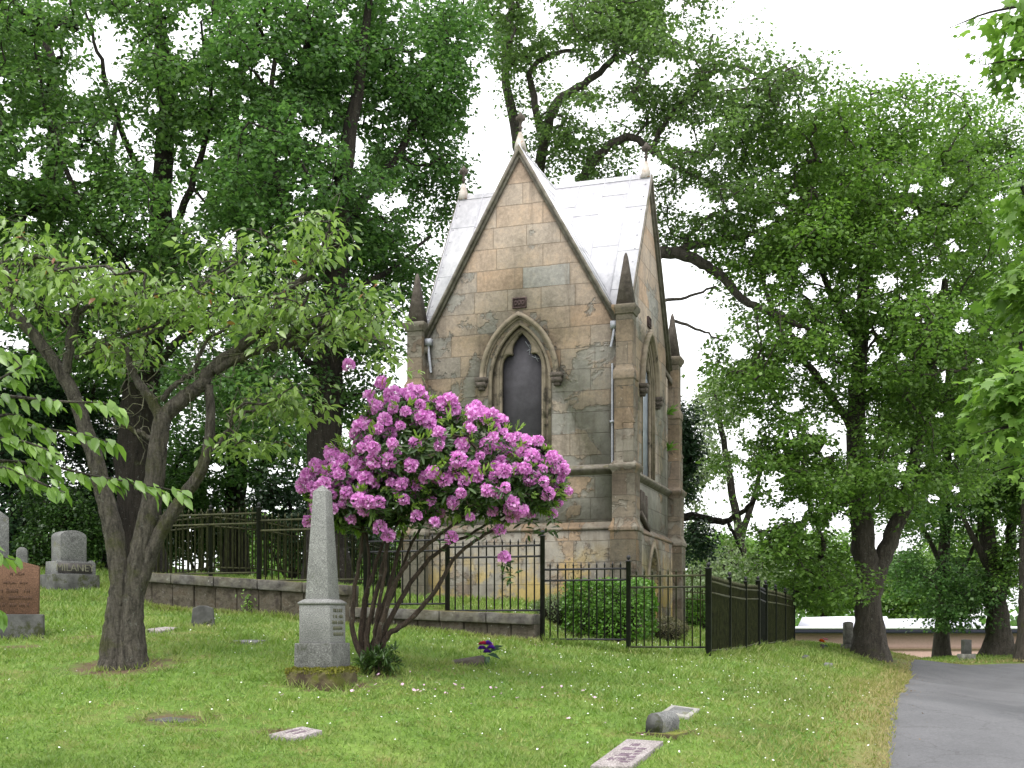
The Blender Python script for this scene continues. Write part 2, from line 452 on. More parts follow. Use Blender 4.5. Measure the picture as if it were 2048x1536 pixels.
M['ashlar_base'] = ashlar('weathered_base_ashlar', False, True, None, (.90, .87, .83))
M['ashlar_dark'] = ashlar('pier_stone', False, False, .60, (.78, .73, .67))
M['trim'] = stone('carved_sandstone', [(.25, (0.062, 0.0527, 0.0403)), (.5, (0.167, 0.14, 0.102)), (.75, (0.223, 0.186, 0.136))], 4, ((0.0434, 0.0372, 0.0279), 2.5, .56), moss=((0.062, 0.062, 0.0186), 3, .5))
M['coping'] = stone('gable_coping', [(.25, (0.0586, 0.0502, 0.0419)), (.5, (0.142, 0.126, 0.105)), (.8, (0.235, 0.217, 0.184))], 6, moss=((0.0753, 0.0711, 0.0251), 4, .5))
M['pinnacle'] = stone('pinnacle_stone', [(.25, (0.031, 0.026, 0.0217)), (.5, (0.0744, 0.062, 0.0508)), (.8, (0.136, 0.118, 0.0992))], 9, ((0.205, 0.198, 0.18), 10, .66), bmp=1, bscale=9)
M['cap'] = stone('stained_cap_stone', [(.3, (0.28, 0.21, 0.154)), (.5, (0.434, 0.399, 0.364)), (.8, (0.525, 0.504, 0.49))], 5, ((0.315, 0.161, 0.084), 5, .56))

def roofmat():
    m, t, b, o = newmat('white_painted_metal')
    tc = N(t, 'TexCoord'); co = tc.outputs['Object']
    mp = N(t, 'Mapping'); mp.inputs['Scale'].default_value = (3.2, 3.2, .5); t.links.new(co, mp.inputs[0])
    f = ramp(t, noise(t, mp.outputs[0], 1.5, 8, .7), [(.42, 0.), (.75, 1.)])
    c = mixc(t, f, (.60, .59, .62), (.35, .35, .385))
    f2 = ramp(t, noise(t, co, 2.2, 8, .75), [(.55, 0.), (.75, .7)])
    c = mixc(t, f2, c, (.27, .265, .29))
    t.links.new(c, b.inputs['Base Color']); b.inputs['Roughness'].default_value = .42
    bump(t, b, noise(t, co, 3, 3), .12, .03)
    return m
M['roof'] = roofmat()
M['seam'] = plain('roof_seam_grime', (.42, .42, .45), .6)
M['slate'] = plain('dark_window_sheet', (.055, .052, .060), .8, var=.22, scale=3)
M['glass'] = plain('sky_tinted_window_sheet', (.42, .46, .55), .25, var=.2, scale=3)  # sky reflection on the right-face pane put into its pale blue base colour
M['wood'] = plain('dark_door', (.03, .026, .022), .7)
M['pipe'] = plain('zinc_pipe', (.27, .28, .31), .55, .2)
M['iron_plaque'] = stone('iron_plaque', [(.3, (.025, .018, .018)), (.7, (.085, .055, .05))], 20)
M['iron'] = stone('black_fence_iron', [(.3, (.012, .012, .014)), (.7, (.030, .030, .032))], 8, bmp=.1, rough=.55)
M['mossiron'] = stone('mossy_fence_iron', [(.3, (.018, .018, .011)), (.55, (.050, .052, .022)), (.8, (.095, .095, .045))], 7, bmp=.2, rough=.8)
M['midiron'] = stone('weathered_fence_iron', [(.35, (.014, .014, .014)), (.6, (.05, .052, .022)), (.8, (.11, .11, .045))], 5, bmp=.1, rough=.7)
M['wallstone'] = stone('retaining_wall_stone', [(.28, (.012, .009, .007)), (.42, (.050, .040, .031)), (.55, (.095, .082, .066)), (.62, (.06, .042, .03)), (.75, (.17, .155, .13))], 6, ((.27, .265, .24), 13, .62), bmp=1.0, bscale=14, moss=((.045, .042, .014), 4, .38))
M['copingstone'] = stone('wall_coping_stone', [(.28, (.022, .019, .017)), (.46, (.080, .073, .066)), (.6, (.13, .125, .12)), (.8, (.22, .215, .21))], 5, ((.30, .30, .28), 12, .63), bmp=.8, moss=((.10, .085, .02), 2.5, .44))
M['granite'] = stone('grey_granite', [(.3, (0.144, 0.144, 0.14)), (.7, (0.238, 0.238, 0.23))], 2, speck=70, bmp=.15, bscale=60, patch=((0.0936, 0.101, 0.072), 2.5, .60))
M['granite_dark'] = stone('stained_granite', [(.3, (0.072, 0.072, 0.0684)), (.6, (0.158, 0.158, 0.151)), (.8, (0.216, 0.209, 0.202))], 3, speck=60, bmp=.3, patch=((0.0504, 0.054, 0.0396), 4, .55))
M['letter_green'] = plain('mossy_letter', (.125, .125, .08), .9)
M['letter_dark'] = plain('dark_letter', (.05, .035, .03), .9)
M['letter_brown'] = plain('worn_letter', (.085, .048, .033), .9)
M['letter_pale'] = plain('raised_letter', (.17, .165, .12), .9)
M['letter_purple'] = plain('faded_letter', (.21, .15, .19), .9)
M['mossstone'] = stone('mossy_base_stone', [(.3, (.03, .02, .012)), (.5, (.075, .055, .036)), (.7, (.12, .095, .065))], 5, ((.075, .08, .014), 4, .55), bmp=1, bscale=10, moss=((.13, .14, .02), 5, .42))
M['moss'] = leafmat('moss_tuft', (.085, .085, .010), (.20, .20, .022), .2, .9)
M['grey'] = stone('grey_headstone', [(.3, (0.0864, 0.0864, 0.085)), (.6, (0.173, 0.173, 0.169)), (.8, (0.23, 0.227, 0.216))], 2.2, speck=45, bmp=.2, patch=((0.115, 0.115, 0.0648), 2, .58))
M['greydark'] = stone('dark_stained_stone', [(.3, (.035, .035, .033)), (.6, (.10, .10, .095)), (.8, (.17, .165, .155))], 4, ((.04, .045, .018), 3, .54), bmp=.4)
M['brown'] = stone('brown_headstone', [(.3, (0.0864, 0.0468, 0.0288)), (.6, (0.144, 0.0792, 0.0504)), (.8, (0.187, 0.115, 0.0792))], 2.2, speck=50, bmp=.2)
M['pinkish'] = stone('pinkish_marker', [(.3, (.20, .175, .17)), (.6, (.29, .26, .255)), (.8, (.37, .34, .335))], 5, speck=55, bmp=.2)
M['concrete'] = stone('pale_concrete', [(.3, (0.216, 0.209, 0.187)), (.7, (0.338, 0.324, 0.302))], 4, bmp=.3)
M['lichen'] = stone('lichen_headstone', [(.3, (.06, .058, .05)), (.55, (.17, .165, .145)), (.8, (.36, .35, .32))], 6, bmp=.4)
M['darkstone'] = stone('dark_headstone', [(.3, (.04, .037, .035)), (.7, (.12, .11, .105))], 6, bmp=.3)
M['redstone'] = stone('red_headstone', [(.3, (.09, .04, .03)), (.7, (.17, .08, .06))], 6, bmp=.3)
M['stucco'] = plain('pink_stucco', (.50, .34, .29), .9, var=.06)
M['stucco_band'] = plain('stucco_band', (.33, .22, .18), .9, var=.08)
M['fascia'] = plain('dark_fascia', (.03, .03, .06), .5)
M['whiteroof'] = plain('white_roof', (.72, .72, .78), .7, var=.05)
M['tirepaint'] = plain('tyre', (.02, .02, .02), .9)
M['carpaint'] = plain('blue_car_paint', (.03, .10, .33), .3, .2, .05)
M['carglass'] = plain('car_glass', (.02, .025, .03), .1, spec=.8)
M['carlight'] = plain('car_lamp', (.4, .03, .02), .3)
M['orange'] = plain('orange_petal', (.85, .17, .02), .7)
M['yellow'] = plain('yellow_petal', (.8, .6, .12), .7)
M['pink'] = plain('pink_petal', (.75, .35, .42), .7)
M['purple'] = plain('purple_petal', (.15, .03, .42), .7)
M['crimson'] = plain('crimson_petal', (.6, .03, .12), .7)
M['vase'] = plain('green_vase', (.035, .085, .03), .4)
M['darkleaf'] = plain('dark_cut_leaf', (.03, .07, .045), .5)
M['daisy'] = plain('daisy_petal', (.80, .80, .78), .8, var=.03)
M['fallen'] = plain('fallen_petal', (.60, .38, .52), .8)

def groundmat():
    m, t, b, o = newmat('lawn')
    co = N(t, 'TexCoord').outputs['Object']
    c = ramp(t, noise(t, co, .55, 6, .65), [(.3, (.075, .145, .020)), (.5, (.115, .20, .030)), (.7, (.16, .24, .045))])
    c = mixc(t, .7, c, ramp(t, noise(t, co, 13, 6, .75), [(.3, .45), (.55, 1.), (.75, 1.5)]), 'MULTIPLY')
    br = ramp(t, noise(t, co, 1.6, 7, .7), [(.50, 0.), (.66, .75)])
    c = mixc(t, br, c, (.17, .15, .05))
    a1 = N(t, 'Attribute', attribute_name='dirt'); a2 = N(t, 'Attribute', attribute_name='dry')
    nz = noise(t, co, 4, 6, .75)
    f = ramp(t, mth(t, 'ADD', a1.outputs['Fac'], mth(t, 'MULTIPLY', mth(t, 'SUBTRACT', nz, .5), 1.2)), [(.45, 0.), (.75, 1.)])
    c = mixc(t, f, c, (.105, .070, .042))
    f = ramp(t, mth(t, 'ADD', a2.outputs['Fac'], mth(t, 'MULTIPLY', mth(t, 'SUBTRACT', nz, .5), 1.0)), [(.4, 0.), (.8, .85)])
    c = mixc(t, f, c, (.19, .155, .07))
    t.links.new(c, b.inputs['Base Color']); b.inputs['Roughness'].default_value = .95
    bump(t, b, noise(t, co, 22, 6, .75), .7, .04)
    return m
M['lawn'] = groundmat()
def roadmat():
    m, t, b, o = newmat('asphalt')
    co = N(t, 'TexCoord').outputs['Object']
    c = ramp(t, noise(t, co, .6, 6, .6), [(.3, (.085, .085, .090)), (.7, (.128, .127, .133))])
    c = mixc(t, .6, c, ramp(t, noise(t, co, 90, 3, .8), [(.3, .6), (.7, 1.4)]), 'MULTIPLY')
    f = ramp(t, noise(t, co, 1.1, 7, .75, .5), [(.62, 0.), (.68, .35)])
    c = mixc(t, f, c, (.07, .068, .07))
    c = mixc(t, .7, c, ramp(t, noise(t, co, 21, 5, .85), [(.3, .62), (.5, 1.), (.7, 1.35)]), 'MULTIPLY')
    vo = N(t, 'TexVoronoi', feature='DISTANCE_TO_EDGE', i_Scale=.55); wv = N(t, 'VectorMath', operation='ADD'); t.links.new(co, wv.inputs[0])
    nn_ = N(t, 'TexNoise', i_Scale=1.6, i_Detail=6, i_Roughness=.7); t.links.new(co, nn_.inputs['Vector']); t.links.new(nn_.outputs['Color'], wv.inputs[1]); t.links.new(wv.outputs[0], vo.inputs['Vector'])
    c = mixc(t, ramp(t, vo.outputs['Distance'], [(.0, .55), (.012, 0.)]), c, (.045, .043, .042))
    t.links.new(c, b.inputs['Base Color']); b.inputs['Roughness'].default_value = .8
    bump(t, b, noise(t, co, 120, 3), .4, .01)
    return m
M['road'] = roadmat()

# ------------------------------------------------------------------ ground and road
DIRT = []                                           # worn soil: (x, y, radius, strength)
def dirt(px, py, r, a=1., sx=1.):
    p = gp(px, py); DIRT.append((p[0], p[1], r, a, sx))
for a in ((245, 1332, .75, 1.1, 1.3), (290, 1335, .5, .8, 1.6), (690, 1370, .38, .9, 2.2), (640, 1378, .35, .8, 2), (760, 1356, .5, .7, 1.8),
          (560, 1462, .28, .8, 2), (345, 1438, .45, .9, 1.8), (1220, 1515, .22, .9, .8), (1290, 1470, .25, .6, 1), (1370, 1462, .3, .7, 1.5), (1400, 1425, .15, .7, 1),
          (1085, 1292, .45, .9, 1.5), (1250, 1312, .5, .5, 2), (1490, 1318, .3, .9, 3), (150, 1276, .25, .9, 4), (320, 1268, .35, .7, 3), (420, 1258, .3, .7, 2),
          (30, 1295, .35, .9, 2), (1540, 1335, .35, .6, 3), (1040, 1300, .4, .6, 3), (500, 1290, .3, .6, 2), (930, 1338, .2, .6, 2), (1690, 1300, .6, .8, 2),
          (1760, 1318, .9, .8, 1.6), (1640, 1325, .4, .6, 2), (1160, 1270, .9, .8, 1.6), (1250, 1283, .6, .8, 1.6), (330, 1500, .12, .8, 1.5), (1130, 1395, .1, .9, 1.5),
          (700, 1500, .12, .6, 2), (950, 1480, .1, .7, 2), (880, 1440, .12, .6, 2), (420, 1460, .15, .8, 2), (1180, 1410, .12, .6, 2)):
    dirt(*a)
def ground_attr(x, y):
    d = np.zeros(x.shape)
    for X, Y, r, a, sx in DIRT:
        d = np.maximum(d, a * .88 * np.exp(-(((x - X) / sx) ** 2 + (y - Y) ** 2) / (r * r)))
    rd = road_dist(x, y)
    dry = np.exp(-(rd / .45) ** 2) * .5 + .30 * np.exp(-(rd / 2.2) ** 2)
    dx, dy = x - C1[0], y - C1[1]
    s = -(dx * A[0] + dy * A[1]); q = dx * B[0] + dy * B[1]
    d = np.maximum(d, .75 * np.exp(-((q + .35) / .22) ** 2) * (s > 2.6) * (s < 12))
    d = np.maximum(d, .45 * np.exp(-((s + .1) / .22) ** 2) * (q > 0) * (q < 17))
    return d, dry

def axis(lo, a, b, hi, st, g=1.16):
    v = list(np.arange(a, b + 1e-6, st)); x, d = b, st
    while x < hi: d *= g; x += d; v.append(x)
    x, d = a, st; pre = []
    while x > lo: d *= g; x -= d; pre.append(x)
    return np.array(pre[::-1] + v)
gx = axis(-260, -11, 18, 260, .17); gy = axis(-25, 8.5, 40, 420, .17)
GX, GY = np.meshgrid(gx, gy); gz = gh(GX, GY)
inr = in_road(GX, GY)
rdist = road_dist(GX, GY)
gz = np.where(inr, gz - .06 - .09 * sst(rdist, 0, .3), gz + .03 * sst(rdist, 0, .3) * np.exp(-(rdist / .6) ** 2))
nx, ny = len(gx), len(gy)
ii = (np.arange(ny - 1)[:, None] * nx + np.arange(nx - 1)[None]).ravel()
me = np_mesh('ground', np.stack([GX, GY, gz], -1), np.full(len(ii), 4), np.stack([ii, ii + 1, ii + nx + 1, ii + nx], -1), M['lawn'], smooth=True)
da, dr = ground_attr(GX.ravel(), GY.ravel())
for nm, val in (('dirt', da), ('dry', dr)):
    at = me.attributes.new(nm, 'FLOAT', 'POINT'); at.data.foreach_set('value', val.astype(np.float32))
tag(link(bpy.data.objects.new('ground', me)), kind='structure')

L2, R2 = catmull(ROAD_L, 22), catmull(ROAD_R, 22)
kk = np.linspace(0, 1, 30)
rng = np.random.default_rng(3)
wob = np.convolve(rng.normal(0, .09, len(L2) + 4), np.ones(5) / 5, 'valid'); L2 = L2 + np.column_stack([wob, np.zeros(len(L2))])
rv = L2[:, None] * (1 - kk[None, :, None]) + R2[:, None] * kk[None, :, None]
rz = gh(rv[..., 0], rv[..., 1]) + .012 - .05 * (2 * kk[None] - 1) ** 4
rz[:, 0] -= .012
n0, n1 = rz.shape
ii = (np.arange(n0 - 1)[:, None] * n1 + np.arange(n1 - 1)[None]).ravel()
me = np_mesh('road', np.concatenate([rv, rz[..., None]], -1), np.full(len(ii), 4), np.stack([ii, ii + 1, ii + n1 + 1, ii + n1], -1), M['road'], smooth=True)
tag(link(bpy.data.objects.new('road', me)), kind='structure')

# ------------------------------------------------------------------ mausoleum
ZB = 1.55
W2, D2 = 2.35, 2.575
Rp = np.array([228 / F * 25.0, 25.0])
ctr = Rp - A * W2 + B * D2
mau = empty('mausoleum', (ctr[0], ctr[1], ZB), -TH,
            'tall gothic sandstone mausoleum with steep white metal roof and stone pinnacles, inside the iron fence', 'mausoleum')
HX, HY, EZ, AZ = 2.28, 2.5, 6.0, 10.05
faces = {'front': (HX, lambda u, w, d: (u, -HY + d, w)), 'right': (HY, lambda u, w, d: (HX - d, u, w)),
         'back': (HX, lambda u, w, d: (-u, HY - d, w)), 'left': (HY, lambda u, w, d: (-HX + d, -u, w))}
def arch(w, z0, sp, ap, n=12, dx=0):
    h = ap - sp; r = (w * w + h * h) / (2 * w); c = w - r
    a1 = math.acos(max(-1, min(1, -c / r)))
    right = [(dx + c + r * math.cos(a), sp + r * math.sin(a)) for a in np.linspace(0, a1, n)]
    left = [(2 * dx - x, z) for x, z in right[::-1]][1:]
    return [(dx - w, z0), (dx + w, z0)] + right + left[:-1] + [(dx - w, sp)]
def band(w0, w1, z0, sp, a0, a1, n=14):
    o = arch(w1, z0, sp, a1, n)[1:]; i = arch(w0, z0, sp, a0, n)[1:]
    o = o + [(-w1, z0)]; i = i + [(-w0, z0)]
    return o + i[::-1]
SILL, SPR, APX = 3.42, 5.3, 6.52
TREF = [(.455, SILL + .04), (.455, 5.62), (.445, 5.72), (.41, 5.82), (.35, 5.89), (.28, 5.915), (.225, 5.90), (.21, 5.92), (.225, 5.98), (.22, 6.06), (.185, 6.15), (.12, 6.24), (.05, 6.32), (0, 6.37)]
TREF = TREF + [(-x, z) for x, z in TREF[::-1]][1:]
def rectloft(mb, rings, hx=HX, hy=HY, mi=0):
    v = []
    for z, e in rings: v += [(-hx - e, -hy - e, z), (hx + e, -hy - e, z), (hx + e, hy + e, z), (-hx - e, hy + e, z)]
    f = []
    for j in range(len(rings) - 1):
        for i in range(4): f.append((j * 4 + i, j * 4 + (i + 1) % 4, j * 4 + 4 + (i + 1) % 4, j * 4 + 4 + i))
    m = (len(rings) - 1) * 4
    f += [(3, 2, 1, 0), (m, m + 1, m + 2, m + 3)]
    return mb.add(v, f, mi)
for nm, (hw, fn) in faces.items():
    e = .42 if nm in ('right', 'left') else 0
    mb = MB()
    gz_ = lambda x: AZ - (AZ - EZ) * abs(x) / hw
    hw_ = hw - e
    outer = [(-hw_, 2.1), (hw_, 2.1), (hw_, gz_(hw_) + .12), (0, AZ + .12), (-hw_, gz_(hw_) + .12)]
    mb.plate(outer, [arch(.66, SILL, SPR, APX)], fn, .42)
    mb.build('wall', M['ashlar'], mau)
    # base stage
    mb = MB(); hb = hw_ + (.12 if not e else .0)
    fb = lambda u, w, d, fn=fn: fn(u, w, d - .12)
    holes = [arch(.56, -1.2, .8, 1.8)] if nm == 'right' else []
    if holes:
        o_ = [(-hb, -1.2), (-.56, -1.2)] + arch(.56, -1.2, .8, 1.8)[2:][::-1] + [(.56, -1.2), (hb, -1.2), (hb, 2.08), (-hb, 2.08)]
        mb.plate(o_, (), fb, .5)
    else:
        mb.plate([(-hb, -1.2), (hb, -1.2), (hb, 2.08), (-hb, 2.08)], (), fb, .5)
    mb.build('base_wall', M['ashlar_base'], mau)
    # window
    dd0 = -.07 if nm == 'right' else 0
    win = MB().plate(arch(.655, SILL, SPR, APX - .01), [TREF], lambda u, w, d, fn=fn: fn(u, w, d + .11 + dd0), .13 + dd0 * .9).build('window', M['trim'], mau)
    MB().plate([(x, z) for x, z in arch(.6, SILL, SPR, APX - .1)], (), lambda u, w, d, fn=fn: fn(u, w, d + .25 + dd0 * 2), .03).build('pane', M['glass'] if nm == 'right' else M['slate'], win)
    mb = MB().plate(band(.50, .56, SILL, 5.5, 6.40, 6.47), (), lambda u, w, d, fn=fn: fn(u, w, d + .085 + dd0), .02)
    mb.plate(band(.645, .71, SILL + .02, SPR, APX - .02, APX + .06), (), lambda u, w, d, fn=fn: fn(u, w, d - .02), .10)
    mb.build('surround', M['trim'], win)
    mb = MB().plate(band(.80, .885, SPR + .1, SPR + .1, APX + .155, APX + .255, 16), (), lambda u, w, d, fn=fn: fn(u, w, d - .11), .13)
    mb.plate(band(.76, .81, SPR + .1, SPR + .1, APX + .115, APX + .165, 16), (), lambda u, w, d, fn=fn: fn(u, w, d - .06), .08)
    mb.build('hood_mould', M['trim'], win)
    for sg in (-1, 1):
        mb = MB(); cx = sg * .85
        for (a, b_, h0, h1, dd) in ((.12, .13, 5.30, 5.40, .16), (.10, .11, 5.20, 5.30, .14), (.06, .07, 5.13, 5.20, .1)):
            v = [fn(cx - a, h0, -dd), fn(cx + a, h0, -dd), fn(cx + a, h0, .05), fn(cx - a, h0, .05), fn(cx - b_, h1, -dd - .02), fn(cx + b_, h1, -dd - .02), fn(cx + b_, h1, .05), fn(cx - b_, h1, .05)]
            mb.add(v, [(3, 2, 1, 0), (4, 5, 6, 7), (0, 1, 5, 4), (1, 2, 6, 5), (2, 3, 7, 6), (3, 0, 4, 7)])
        mb.build('label_stop', M['pinnacle'], win)
    lt = MB()
    for (a, b, c_, d_) in ((.05, 6.2, .17, 6.02), (.1, 6.12, .2, 6.1), (.08, 5.98, .21, 6.06), (.14, 5.9, .17, 6.12), (.2, 5.86, .38, 5.80), (.26, 5.9, .34, 5.74)):
        q = np.array([c_ - a, d_ - b]); q = np.array([-q[1], q[0]]) / np.linalg.norm(q) * .007
        lt.plate([(a - q[0], b - q[1]), (c_ - q[0], d_ - q[1]), (c_ + q[0], d_ + q[1]), (a + q[0], b + q[1])], (), lambda u, w, d, fn=fn: fn(u, w, d + .236 + dd0 * 2), .012)
    lt.build('lattice', M['pipe'], win)
    # plaque with a small ring pattern
    z0 = 6.97
    pl = MB().plate([(-.155, z0 - .115), (.155, z0 - .115), (.155, z0 + .115), (-.155, z0 + .115)], (), lambda u, w, d, fn=fn: fn(u, w, d - .025), .06)
    for k in (-.08, 0, .08):
        ring = [(k + .036 * math.cos(a), z0 + .05 * math.sin(a)) for a in np.linspace(0, 2 * math.pi, 12, endpoint=False)]
        hole = [(k + .02 * math.cos(a), z0 + .03 * math.sin(a)) for a in np.linspace(0, 2 * math.pi, 12, endpoint=False)]
        pl.plate(ring, [hole], lambda u, w, d, fn=fn: fn(u, w, d - .04), .02)
    pl.plate([(-.155, z0 - .115), (.155, z0 - .115), (.155, z0 + .115), (-.155, z0 + .115)], [[(-.13, z0 - .09), (.13, z0 - .09), (.13, z0 + .09), (-.13, z0 + .09)]], lambda u, w, d, fn=fn: fn(u, w, d - .045), .02)
    pl.build('plaque', M['iron_plaque'], mau)
    # gable coping, in two steps
    k = (AZ - EZ) / hw
    mb = MB()
    o1, i1 = .20, -.03
    def chev(up, lo, xe): return [(-xe, AZ + up - k * xe), (xe, AZ + lo - k * xe)]
    xe = hw + .10
    mb.plate([(-xe, AZ + .31 - k * xe), (-xe, AZ + .17 - k * xe), (0, AZ + .17), (xe, AZ + .17 - k * xe), (xe, AZ + .31 - k * xe), (0, AZ + .31)], (), lambda u, w, d, fn=fn: fn(u, w, d - .10), .30)
    mb.plate([(-xe, AZ + .18 - k * xe), (-xe, AZ + .05 - k * xe), (0, AZ + .05), (xe, AZ + .05 - k * xe), (xe, AZ + .18 - k * xe), (0, AZ + .18)], (), lambda u, w, d, fn=fn: fn(u, w, d - .05), .12)
    mb.build('gable_coping', M['coping'], mau)
    # finial
    cap = MB()
    x0, y0, _ = fn(0, 0, .05)
    cap.loft(x0, y0, [(AZ + .22, .115), (AZ + .38, .085), (AZ + .60, .035), (AZ + .62, .025)])
    fo = cap.build('finial', M['cap'], mau)
    kn = MB()
    kn.loft(x0, y0, [(AZ + .59, .035), (AZ + .68, .026), (AZ + .72, .055), (AZ + .75, .026), (AZ + .82, .035), (AZ + .88, .07), (AZ + .94, .08), (AZ + 1.0, .05), (AZ + 1.05, .015)], sides=8, sq=False)
    for q in range(4):
        a = q * math.pi / 2
        kn.loft(x0 + .075 * math.cos(a), y0 + .075 * math.sin(a), [(AZ + .85, .015), (AZ + .88, .035), (AZ + .93, .04), (AZ + .97, .015)], sides=6, sq=False)
    kn.build('finial_knob', M['pinnacle'], fo, smooth=True)
rectloft(MB(), [(2.04, .13), (2.05, .145), (2.09, .15), (2.10, .135), (2.22, .01)]).build('plinth_course', M['ashlar_dark'], mau)
rectloft(MB(), [(3.22, .02), (3.27, .06), (3.31, .105), (3.35, .11), (3.37, .09), (3.43, .01)]).build('string_course', M['coping'], mau)
# roof: two crossing steep gables in painted metal
rb = MB(); sb = MB()
for (hw, L, ax) in ((HX, HY, 'y'), (HY, HX, 'x')):
    k = (AZ - EZ) / hw; xo = hw - .27; top = AZ + .34
    T = (lambda a, l, z: (a, l, z)) if ax == 'y' else (lambda a, l, z: (l, -a, z))
    le = L + .07
    for sg in (-1, 1):
        p = [(0, top), (sg * xo, top - k * xo)]
        nrm = np.array([sg * k, 1.0]); nrm /= np.linalg.norm(nrm)
        th = -.07 * nrm
        v = []
        for l in (-le, le):
            for (x, z) in ((p[0][0], p[0][1]), (p[1][0], p[1][1]), (p[1][0] + th[0], p[1][1] + th[1]), (p[0][0] + th[0] * .0, p[0][1] - .1)):
                v.append(T(x, l, z))
        rb.add(v, [(0, 1, 2, 3), (7, 6, 5, 4), (0, 4, 5, 1), (1, 5, 6, 2), (2, 6, 7, 3), (3, 7, 4, 0)])
        sl = math.hypot(xo, k * xo); dv = np.array([sg * xo, -k * xo]) / sl
        def strip(l0, l1, t0, t1, h=.011):
            vv = []
            for hh in (-.002, h):
                for (l, t) in ((l0, t0), (l1, t0), (l1, t1), (l0, t1)):
                    q = np.array([0, top]) + dv * t + nrm * hh; vv.append(T(q[0], l, q[1]))
            sb.add(vv, [(0, 1, 2, 3), (4, 5, 6, 7), (0, 1, 5, 4), (1, 2, 6, 5), (2, 3, 7, 6), (3, 0, 4, 7)])
        l = -le + .02; r = np.random.default_rng(int(hw * 100) + sg)
        strip(-le, le, .16, .175)
        while l < le:
            strip(l, l + .018, 0.0, sl, .014)
            t = r.uniform(.6, 1.6)
            while t < sl - .2:
                strip(l + .02, min(l + .60, le), t, t + .014, .007); t += r.uniform(1.1, 1.7)
            l += .60
        for e_ in (-1, 1):                     # nail heads along the edge flashing
            for t in np.arange(.35, sl, .42):
                lc = e_ * (le - .09); strip(lc - .016, lc + .016, t, t + .032, .012)
ro = rb.build('roof', M['roof'], mau)
sb.build('roof_seam', M['seam'], ro)
# piers with offsets and pinnacles
for sx in (-1, 1):
    for sy in (-1, 1):
        cx, cy = sx * W2, sy * D2
        mb = MB()
        mb.loft(cx, cy, [(-1.2, 0.278), (1.99, 0.278), (2.0, 0.307), (2.08, 0.311), (2.09, 0.299), (2.22, 0.245), (3.22, 0.245), (3.26, 0.270), (3.31, 0.307), (3.37, 0.311), (3.375, 0.290), (3.46, 0.207), (5.14, 0.207), (5.15, 0.228), (5.32, 0.228), (5.335, 0.216), (5.42, 0.178), (6.49, 0.178), (6.5, 0.203), (6.54, 0.212), (6.60, 0.253), (6.68, 0.257), (6.70, 0.191)])
        for fx in (-1, 1):                      # low gabled buttress strips against the shaft
            x0 = cx + (.0 if fx > 0 else -.215) ; x1 = x0 + .215
            yf = cy + sy * .212
            y0_, y1_ = sorted((yf - sy * .05, yf + sy * .045))
            if fx == sx:
                mb.box(x0, x1, y0_, y1_, 3.42, 4.22)
                v = [(x0 - .03, y0_, 4.22), (x1 + .03, y0_, 4.22), ((x0 + x1) / 2, y0_, 4.56), (x0 - .03, y1_ + sy * .02, 4.22), (x1 + .03, y1_ + sy * .02, 4.22), ((x0 + x1) / 2, y1_ + sy * .02, 4.56)]
                mb.add(v, [(0, 1, 2), (5, 4, 3), (0, 3, 4, 1), (1, 4, 5, 2), (2, 5, 3, 0)])
        pr = mb.build('pier', M['ashlar_dark'], mau, bevel=.012)
        pn = MB(); pn.loft(cx, cy, [(6.69, .178), (7.72, .038), (7.80, .015)])
        pn.build('pinnacle', M['pinnacle'], pr)
# door in the right face
fnr = faces['right'][1]
dr_ = MB().plate(arch(.56, -1.2, .8, 1.78), (), lambda u, w, d: fnr(u, w, d + .26), .05).build('door', M['wood'], mau)
mb = MB().plate(band(.42, .55, -1.2, .8, 1.55, 1.77), (), lambda u, w, d: fnr(u, w, d + .06), .12)
mb.plate(band(.56, .68, -.9, .8, 1.80, 1.98), (), lambda u, w, d: fnr(u, w, d - .155), .06)
mb.build('archway', M['trim'], dr_)
for sg in (-1, 1):
    x, y, _ = fnr(sg * .47, 0, .02)
    MB().loft(x, y, [(-1.0, .05), (.5, .05), (.52, .075), (.57, .08), (.62, .06), (.72, .085), (.78, .10), (.80, .10)], sides=10, sq=False).build('door_shaft', M['cap'], dr_, smooth=False)
# remains of the carved relief above the door
mb = MB()
for i, u in enumerate((-1.02, -.86, -.70, -.55, -.41)):
    mb.plate([(u, 2.52 - .07 * i + .05 * (i % 2)), (u + .12, 2.50 - .07 * i), (u + .12, 3.02 - .03 * i), (u, 3.04 - .03 * i)], (), lambda a, w, d: fnr(a, w, d - .06 - .02 * (i % 2)), .09)
mb.plate([(-1.08, 2.46), (-.2, 2.16), (-.16, 2.28), (-1.08, 2.57)], (), lambda a, w, d: fnr(a, w, d - .09), .1)
mb.build('carved_relief', M['pinnacle'], mau)
# downpipes
pz = HX - .225
pi = MB().tube([(pz, -HY - .06, 5.52), (pz, -HY - .06, 3.42)], .026, 8).build('downpipe', M['pipe'], mau, smooth=True)
MB().box(pz - .04, pz + .05, -HY - .12, -HY - .02, 4.28, 4.32).build('bracket', M['pipe'], pi)
mb = MB().tube([(pz + .05, -HY - .06, 6.32), (pz + .03, -HY - .10, 6.1), (pz - .02, -HY - .10, 5.86)], .03, 8)
mb.box(pz - .03, pz + .12, -HY - .13, -HY + .02, 6.25, 6.4)
mb.build('rain_hopper', M['pipe'], mau)
mb = MB().tube([(-pz - .05, -HY - .06, 6.25), (-pz - .02, -HY - .08, 6.0), (-pz + .02, -HY - .06, 5.6)], .03, 8)
mb.box(-pz - .10, -pz + .04, -HY - .13, -HY + .02, 6.2, 6.34)
mb.build('rain_hopper', M['pipe'], mau)

